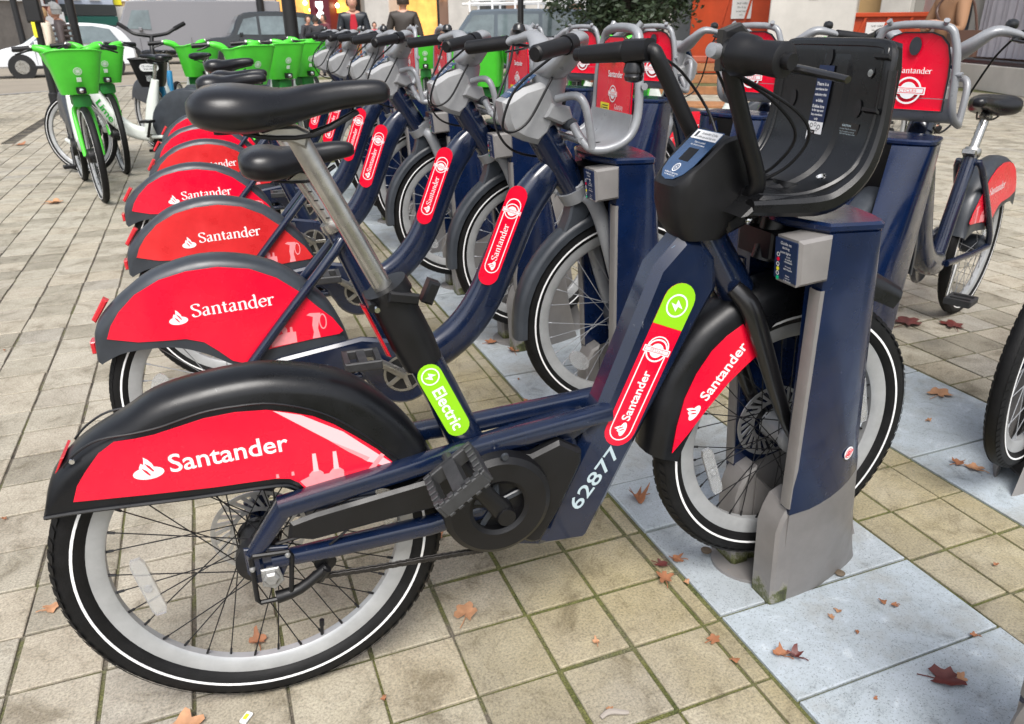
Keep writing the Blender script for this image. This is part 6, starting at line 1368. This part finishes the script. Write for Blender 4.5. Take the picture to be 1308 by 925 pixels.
def person(px, d, rz, lab, h=1.72, top=None, hair=None, hands='phone', inner=None, bag=None, hat=None, lean=0.0, walk=0.0, z0=0.0, legs=DEN, curly=False, xy=None, puffer=False):
    x, y = xy if xy else pol(px, d); root = empty('person', (x, y, z0), rz); s = h / 1.75
    # faces -Y locally
    P = lambda *v: (v[0] * s, v[1] * s, v[2] * s)
    L = -lean
    if hands == 'phone': wl, wr_, el, er = (.06, -.30, 1.12), (-.08, -.32, 1.10), (.25, -.06, 1.08), (-.25, -.06, 1.08)
    elif hands == 'fold': wl, wr_, el, er = (.10, -.22, 1.20), (-.05, -.24, 1.14), (.27, -.05, 1.10), (-.27, -.08, 1.10)
    else: wl, wr_, el, er = (.25, -.12, .86), (-.25, -.10, .86), (.27, -.01, 1.12), (-.27, .0, 1.12)
    kw = walk
    J = [P(0, 0, .95), P(0, L * .3, 1.12), P(0, L * .7, 1.32), P(0, L, 1.44), P(0, L - .02, 1.50), P(.17, L, 1.42), P(*el), P(*wl), P(-.17, L, 1.42), P(*er), P(*wr_),
         P(.10, 0, .90), P(.11, -.03 - kw, .50), P(.11, .02 - kw * .6, .08), P(.12, -.12 - kw * .6, .035), P(-.10, 0, .90), P(-.11, -.03 + kw, .50), P(-.11, .02 + kw * 1.1, .08), P(-.12, -.12 + kw * 1.1, .035)]
    E_ = [(0, 1), (1, 2), (2, 3), (3, 4), (3, 5), (5, 6), (6, 7), (3, 8), (8, 9), (9, 10), (0, 11), (11, 12), (12, 13), (13, 14), (0, 15), (15, 16), (16, 17), (17, 18)]
    Rd = [(.15 * s, .11 * s), (.13 * s, .10 * s), (.15 * s, .11 * s), (.10 * s, .08 * s), .052 * s, .062 * s, .043 * s, .028 * s, .062 * s, .043 * s, .028 * s, .085 * s, .055 * s, .04 * s, .04 * s, .085 * s, .055 * s, .04 * s, .04 * s]
    # hands: a palm with five fingers closing
    def hand(w, dr, side):
        i0 = len(J); wv = Vector(w); dv = Vector(dr).normalized(); sv = Vector((side, 0, 0)); wi = 7 if side > 0 else 10
        J.append(tuple(wv + dv * .07 * s)); Rd.append((.034 * s, .018 * s)); E_.append((wi, i0))
        for k in range(4):
            j = len(J); off = sv * (-.028 + k * .019) * s; J.append(tuple(wv + dv * .11 * s + off)); Rd.append(.010 * s); E_.append((i0, j)); J.append(tuple(wv + dv * (.145 - .008 * abs(k - 1)) * s + off * 1.1 + Vector((0, .02, -.025)) * s)); Rd.append(.0085 * s); E_.append((j, j + 1))
        j = len(J); J.append(tuple(wv + dv * .05 * s - sv * .045 * s)); Rd.append(.012 * s); E_.append((wi, j)); J.append(tuple(wv + dv * .09 * s - sv * .05 * s)); Rd.append(.0095 * s); E_.append((j, j + 1))
    dr = (0, -1, .1) if hands != 'down' else (0, -.2, -1)
    hand(P(*wl), dr, 1); hand(P(*wr_), dr, -1)
    body = skin('body', J, E_, Rd, SKN, root)
    # head: shaped sphere with brow, nose, mouth, ears, joined to the body mesh
    hx, hy, hz = 0, (L - .045) * s, 1.625 * s; b = MB(); rows = []
    nod = -.25 if hands == 'phone' else 0
    def hp(u, v, wv): 
        # local head coords -> world with nod
        yy, zz = v * math.cos(nod) - wv * math.sin(nod), v * math.sin(nod) + wv * math.cos(nod); return (hx + u * s, hy + yy * s * 1 + (.02 if nod else 0), hz + zz * s)
    for i in range(13):
        ph = math.pi * i / 12; row = []
        for k in range(20):
            th = 2 * math.pi * k / 20; cz = math.cos(ph); sr = math.sin(ph); r = .078 * (1 if cz > -.1 else 1 - .28 * (-cz - .1)); u = r * sr * math.sin(th); v = -.098 * sr * math.cos(th) * (1 if cz > -.2 else .94); wv = .118 * cz
            if abs(th) < .25 or abs(th - 2 * math.pi) < .25:
                if -.35 < cz < .05: v -= .018 * (1 - abs(cz + .22) * 3)
            row.append(hp(u, v, wv))
        rows.append(row)
    b.grid(rows, closed=True); b.tube([hp(0, .02, -.14), hp(0, .01, -.05)], .05 * s, 12)
    for sg_ in (-1, 1): b.tube([hp(sg_ * .078, .0, -.03), hp(sg_ * .085, .012, .0), hp(sg_ * .079, .01, .025)], .011 * s, 6)
    vs_, fs_ = b.v, b.f; bm = bmesh.new(); bm.from_mesh(body.data); base = [bm.verts.new(v) for v in vs_]
    for f in fs_:
        try: bm.faces.new([base[i] for i in f]).smooth = True
        except ValueError: pass
    bmesh.ops.recalc_face_normals(bm, faces=bm.faces); bm.to_mesh(body.data); bm.free()
    b = MB()
    for sg_ in (-1, 1): b.lathe([(.004, .012), (.009, .008), (.009, 0)], hp(sg_ * .03, -.080, .012), (0, -1, 0), 8)
    b.build('eyes', IRON, root); b = MB(); b.tube([hp(-.024, -.088, -.062), hp(0, -.095, -.060), hp(.024, -.088, -.062)], .006 * s, 6); b.build('lips', mat('lips', (.35, .11, .10), .5), root)
    # hair
    rnd = random.Random(int(px) + 5); rows = []
    for i in range(9):
        ph = math.pi * .60 * i / 8; row = []
        for k in range(24):
            th = 2 * math.pi * k / 24; fr = (math.cos(th) > .35); lim = .42 if fr else 1.0; p2 = ph * lim; r = 1.14 + (rnd.uniform(-.03, .16) if curly else rnd.uniform(-.01, .03)); row.append(hp(.082 * r * math.sin(p2) * math.sin(th), -.100 * r * math.sin(p2) * math.cos(th) + .006, .122 * r * math.cos(p2) + .002))
        rows.append(row)
    b = MB(); b.grid(rows, closed=True); b.build('hair', hair or mat('brown_hair', (.035, .022, .015), .7), root, solid=.006, ang=80)
    if hat:
        rows = [[(p[0] * 1.0 + (p[0] - hx) * .08, p[1] + (p[1] - hy) * .08, p[2] + .012) for p in r] for r in rows[:7]]; b = MB(); b.grid(rows, closed=True); b.build('hat', hat, root, solid=.008, ang=80)
    # clothes
    g = 1.16
    jk = [J[i] for i in range(11)]; jr = [(r[0] * g, r[1] * g) if isinstance(r, tuple) else r * (1.28) for r in Rd[:11]]; jr[4] = .058 * s; jr[0] = (.17 * s, .13 * s); jk[4] = tuple(Vector(jk[4]) - Vector((0, 0, .02)))
    jk[7] = tuple(Vector(jk[7]) * .96 + Vector(jk[6]) * .04); jk[10] = tuple(Vector(jk[10]) * .96 + Vector(jk[9]) * .04)
    jk.append(P(0, 0, .82)); jr.append((.165 * s, .125 * s))
    skin('jacket', jk, [e for e in E_ if e[0] < 11 and e[1] < 11] + [(0, 11)], jr, top, root)
    tj = [J[0]] + [J[i] for i in range(11, 19)]; skin('trousers', tj, [(0, 1), (1, 2), (2, 3), (0, 5), (5, 6), (6, 7)], [(.155 * s, .115 * s)] + [Rd[i] * 1.15 if not isinstance(Rd[i], tuple) else Rd[i] for i in range(11, 14)] + [.001] + [Rd[i] * 1.15 for i in range(15, 18)] + [.001], legs, root) if False else skin('trousers', [J[0], J[11], J[12], J[13], J[15], J[16], J[17]], [(0, 1), (1, 2), (2, 3), (0, 4), (4, 5), (5, 6)], [(.16 * s, .12 * s), .098 * s, .066 * s, .052 * s, .098 * s, .066 * s, .052 * s], legs, root)
    for (a, c) in ((13, 14), (17, 18)):
        b = MB(); A_, B_ = Vector(J[a]), Vector(J[c]); b.tube([A_ + Vector((0, .05, -.035)), A_ + Vector((0, 0, -.02)), B_ + Vector((0, .01, .005)), B_ + Vector((0, -.035, .0))], [.045, .05, .045, .03], 10, smooth=2); b.build('shoe', BLK, root)
    if inner: b = MB(); b.prism([(-.055 * s, 1.0 * s), (.055 * s, 1.0 * s), (.06 * s, 1.30 * s), (.035 * s, 1.45 * s), (-.035 * s, 1.45 * s), (-.06 * s, 1.30 * s)], -(.148) * s + 0, -.08 * s, .012, T=lambda v: v + Vector((0, L * .5 * s * (v.z / 1.4), 0))); b.build('shirt', inner, root)
    if puffer:
        b = MB()
        for k in range(7): z = (.86 + k * .09) * s; b.tube([(.165 * s * math.cos(t) * 1.12, (.125 * math.sin(t) * 1.1 + L * .3) * s, z) for t in [2 * math.pi * q / 20 for q in range(20)]], .022, 6, closed=True)
        b.build('quilted_rolls', top, root)
    if hands == 'phone': b = MB(); b.box(((wl[0] + wr_[0]) / 2 * s, (wl[1] - .10) * s, (wl[2] + .03) * s), (.075, .012, .15), .004); ph_ = b.build('phone', BLKG, None, loc=None); ph_.name = 'mobile_phone'; ph_.location = (x, y, z0); ph_.rotation_euler.z = rz; tag(ph_, 'small black phone held in both hands by the person in black', 'phone')
    if bag:
        b = MB(); b.box((.30 * s, -.02, .98 * s), (.14, .36, .27), .03); sb = b.build('shoulder_bag', bag, None); sb.location = (x, y, z0); sb.rotation_euler.z = rz; b = MB(); b.tube([(.30 * s, .14, 1.08 * s), (.16 * s, .10, 1.44 * s), (.0, -.06, 1.47 * s), (-.05, -.14, 1.30 * s), (.28 * s, -.18, 1.08 * s)], .014, 6, smooth=4); b.build('strap', bag, sb); b = MB(); b.box((.375 * s, -.02, .94 * s), (.02, .20, .12), .01); b.build('pocket', bag, sb)
        tag(sb, 'bag on the hip of the person in the ' + lab.split(' in ')[-1][:44].split(',')[0], 'bag')
    tag(root, lab, 'person'); return root
JKB = mat('black_leather', (.014, .018, .024), .4); TSH = mat('red_tshirt', (.42, .01, .025), .8); JKD = mat('dark_bomber', (.035, .028, .024), .6); PUF = mat('grey_brown_puffer', (.085, .065, .062), .5); GHAIR = mat('grey_hair', (.42, .42, .41), .7, noise=.3, nscale=30); TAN = mat('tan_coat', (.28, .15, .08), .8); BBAG = mat('brown_leather', (.07, .035, .025), .45); BLOND = mat('blond_hair', (.38, .24, .12), .7); CRMC = mat('cream_coat', (.6, .52, .42), .8)
person(456, 13.0, R(-10), 'person in black jacket over red t-shirt, looking down at a phone', 1.66, JKB, None, 'phone', inner=TSH, lean=.04)
person(520, 12.8, R(160), 'person with curly dark hair in a brown bomber jacket, seen from behind', 1.66, JKD, None, 'down', curly=True)
person(84, 15.5, R(-90), 'grey haired person in a striped quilted jacket walking left past the car', 1.58, PUF, GHAIR, 'down', hat=GHAIR, walk=.16, puffer=True, lean=.03)
person(64, 16.5, R(-80), 'blond person in a cream coat beside the grey haired one', 1.56, CRMC, BLOND, 'down', walk=.1)
person(1216, 10.5, R(-100), 'person in a tan coat with folded arms, behind the red carrier plate', 1.74, TAN, None, 'fold', bag=BBAG)
GRY2 = mat('charcoal_coat', (.03, .03, .035), .8); MAR = mat('maroon_jumper', (.11, .02, .03), .8); PK = mat('pink_top', (.5, .10, .14), .8)
person(397, 26, R(30), 'person in dark clothes standing left of the shop sign', 1.62, GRY2, None, 'down', z0=-.1)
person(408, 24, R(180), 'person in a black coat with dark hair, back turned, before the shop', 1.60, GRY2, None, 'down', z0=-.1)
person(419, 26, R(-60), 'person in a maroon jumper by the shop sign', 1.66, MAR, None, 'down', z0=-.1)
person(482, 30, R(0), 'small distant person in a pink top left of the curly haired one', 1.45, PK, None, 'down', z0=-.1)
person(493, 30, R(20), 'second small distant person in a pink top beside the stone pier', 1.38, PK, None, 'down', z0=-.1)
person(-6, 8.0, R(90), 'person at the left edge in dark jeans, only a shoe in view', 1.72, JKD, None, 'down', xy=(-3.05, 12.6))

# ================================================================ LEAVES
LF = [mat('dry_leaf', (.36, .15, .07), .7, noise=.4, nscale=18), mat('pale_leaf', (.48, .25, .13), .7, noise=.35, nscale=18), mat('dark_red_leaf', (.13, .025, .02), .5, noise=.5, nscale=18)]
def leaf_mesh(k, r, m, curl):
    rnd = random.Random(k); n = 22; vs = [(0, 0, .004)]; 
    for q in range(2):
        for i in range(n):
            a = 2 * math.pi * i / n; lob = .62 + .38 * abs(math.cos(2.5 * a + k % 3 * .3)) ** 1.2 + rnd.uniform(-.16, .12); rr = r * lob * (.5 if q == 0 else 1); rr *= (.55 if abs(a - math.pi) < .3 else 1)
            z = .003 + curl * r * ((rr / r) ** 2) * (.5 + .5 * math.sin(a * 2 + k)) * 1.3 + .35 * curl * r * abs(math.sin(a + k)) + rnd.uniform(0, .10) * r * q; vs.append((rr * math.cos(a), rr * math.sin(a) * .8, z))
    fs = [(0, 1 + i, 1 + (i + 1) % n) for i in range(n)] + [(1 + i, 1 + n + i, 1 + n + (i + 1) % n, 1 + (i + 1) % n) for i in range(n)]
    b = MB(); b.add(vs, fs); b.tube([(-.3 * r, 0, .004), (-r * .9, .02 * r, .006), (-r * 1.35, .12 * r, .004)], .0012, 5); return b
leaves = []
def leaf(x, y, r, mi, rz, curl, lab, group=None, z=0.002, tilt=0):
    b = leaf_mesh(int(x * 100 + y * 37) + 3, r, mi, curl); o = b.build('fallen_leaf', LF[mi], None, ang=60, solid=.0006); o.location = (x, y, z); o.rotation_euler = (tilt, 0, rz); tag(o, lab, 'leaf', group); leaves.append(o); return o
leaf(.372, 1.262, .034, 1, R(60), .3, 'large pale oak-like leaf on the paving below the chain')
leaf(-.21, 1.17, .040, 1, R(20), .25, 'large pinkish brown leaf at the bottom edge under the rear tyre')
leaf(-.064, 1.346, .024, 0, R(100), .5, 'curled brown leaf seen through the rear wheel spokes')
leaf(-.49, 1.625, .022, 1, R(10), .2, 'small orange leaf left of the rear tyre')
leaf(.946, 1.508, .034, 0, R(200), .9, 'curled brown leaf on the blue slab left of the front tyre')
leaf(.835, 1.60, .022, 0, R(30), .5, 'crumpled brown leaf beside the number on the frame', z=.03)
leaf(.84, 1.20, .025, 0, R(75), .35, 'brown leaf lying across the strip edge left of the nearest dock')
leaf(.905, 1.25, .020, 0, R(160), .3, 'small brown leaf on the slab just before the dock plate')
leaf(.86, 1.245, .020, 2, R(310), .3, 'dark rotten leaf in the gutter along the slab strip')
leaf(.935, .905, .018, 0, R(140), .9, 'curled rust leaf on the edge of the worn slab'); leaf(.958, .893, .020, 2, R(140), .7, 'dark wet leaf touching the curled rust leaf')
leaf(1.19, .735, .036, 2, R(-35), .3, 'large dark red leaf at the bottom right on the blue slab'); leaf(1.225, .725, .014, 1, R(40), .3, 'orange torn piece beside the large dark red leaf')
leaf(.833, .995, .017, 0, R(10), .2, 'small brown leaf on the narrow paving strip by the slabs')
leaf(.39, 1.55, .022, 0, R(80), .6, 'brown leaf standing just below the chain by the tyre')
leaf(.88, 2.155, .024, 0, R(30), .3, 'brown leaf on the slab strip beside the second bike wheel')
leaf(1.006, 2.60, .030, 0, R(90), .6, 'curled leaf in front of the third dock foot'); leaf(.955, 2.72, .028, 0, R(0), .3, 'flat leaf left of the third dock foot')
leaf(1.91, 1.32, .022, 0, R(0), .4, 'brown leaf on the right slab strip by the dock foot'); leaf(1.93, 1.28, .028, 1, R(120), .25, 'second brown leaf by the right dock foot')
leaf(2.246, 1.681, .05, 1, R(20), .08, 'flat pale leaf smear on the far edge of the right slab strip')
leaf(2.70, 2.25, .08, 2, R(20), .05, 'large dark rotted leaf patch behind the big dock post'); leaf(2.85, 2.15, .06, 2, R(60), .05, 'dark rotted leaf right of the big dock post')
leaf(-1.147, 6.57, .07, 1, R(20), .2, 'pale leaf on the far paving below the green bikes'); leaf(-2.0, 10.3, .08, 0, R(50), .2, 'leaf near the ribbed paving on the left')
rnd = random.Random(11)
for (x, y) in [(1.137, .965), (1.266, .932), (1.25, .95), (1.109, .955), (1.129, .90), (1.0, 1.17), (.84, .93), (.88, 1.17), (.544, .915), (1.03, .75), (1.35, .80), (.60, 1.08), (.15, 1.1), (-.66, 2.06), (-.35, 2.6), (1.6, .95), (1.66, .60), (2.1, 1.0), (2.05, 1.55), (.93, 1.75), (1.0, 1.95), (.9, 1.66), (-.9, 3.4), (-.2, 4.8), (.93, 2.35), (3.2, 2.0), (3.5, 2.9)]:
    leaf(x, y, rnd.uniform(.005, .011), rnd.choice((0, 0, 1)), rnd.uniform(0, 6), .5, 'tiny scrap of brown leaf lying on the ground', 'scraps of fallen leaf')
# other litter
b = MB(); b.tube([(.52, .905, .006), (.54, .908, .010), (.565, .90, .006), (.575, .897, .005)], [.004, .006, .005, .003], 7, smooth=3); tag(b.build('twig', mat('grey_bark_scrap', (.30, .27, .24), .8)), 'small pale grey scrap of bark on the paving at bottom centre', 'bark')
b = MB(); b.lathe([(.010, 0), (.012, .004), (.008, .007)], (1.232, 1.062, .004), (0, 0, 1), 14); tag(b.build('slab_bolt', mat('rusty_stud', (.12, .09, .06), .7)), 'rusty round stud on the slab right of the dock foot', 'bolt', 'rusty studs by the dock plate')
b = MB(); b.lathe([(.012, 0), (.013, .004), (.009, .007)], (.985, 1.245, .010), (0, 0, 1), 14); tag(b.build('slab_bolt', MATS['rusty_stud']), 'rusty round stud on the slab left of the dock plate', 'bolt', 'rusty studs by the dock plate')
b = MB(); b.box((-.10, 1.152, .005), (.024, .014, .005), .001, rz=R(50)); lt = b.build('litter', WHT); b = MB(); b.box((-.10, 1.152, .0083), (.012, .007, .001), 0, rz=R(50)); b.build('yellow_print', YEL, lt); tag(lt, 'crumpled white and yellow litter at the bottom edge below the rear wheel', 'litter')

for i, (px_, d_, rz_) in enumerate(((500, 9.5, -100), (545, 9.0, -105), (590, 8.6, -108), (745, 8.6, -112), (790, 8.2, -115))):
    fx, fy = pol(px_, d_); x_, y_ = at_front(fx, fy, R(rz_)); o = lime(1, x_, y_, R(rz_), ('green hire bike seen over the fourth bike handlebar', 'green hire bike seen over the third bike handlebar', 'green hire bike behind the second bike, its pods over the grey handlebar', 'green hire bike between two carrier plates near the tree', 'green hire bike beyond the steel loop of the yellow stickered carrier', 'green hire bike left of the bench under the tree', 'green hire bike just behind the bench')[i])
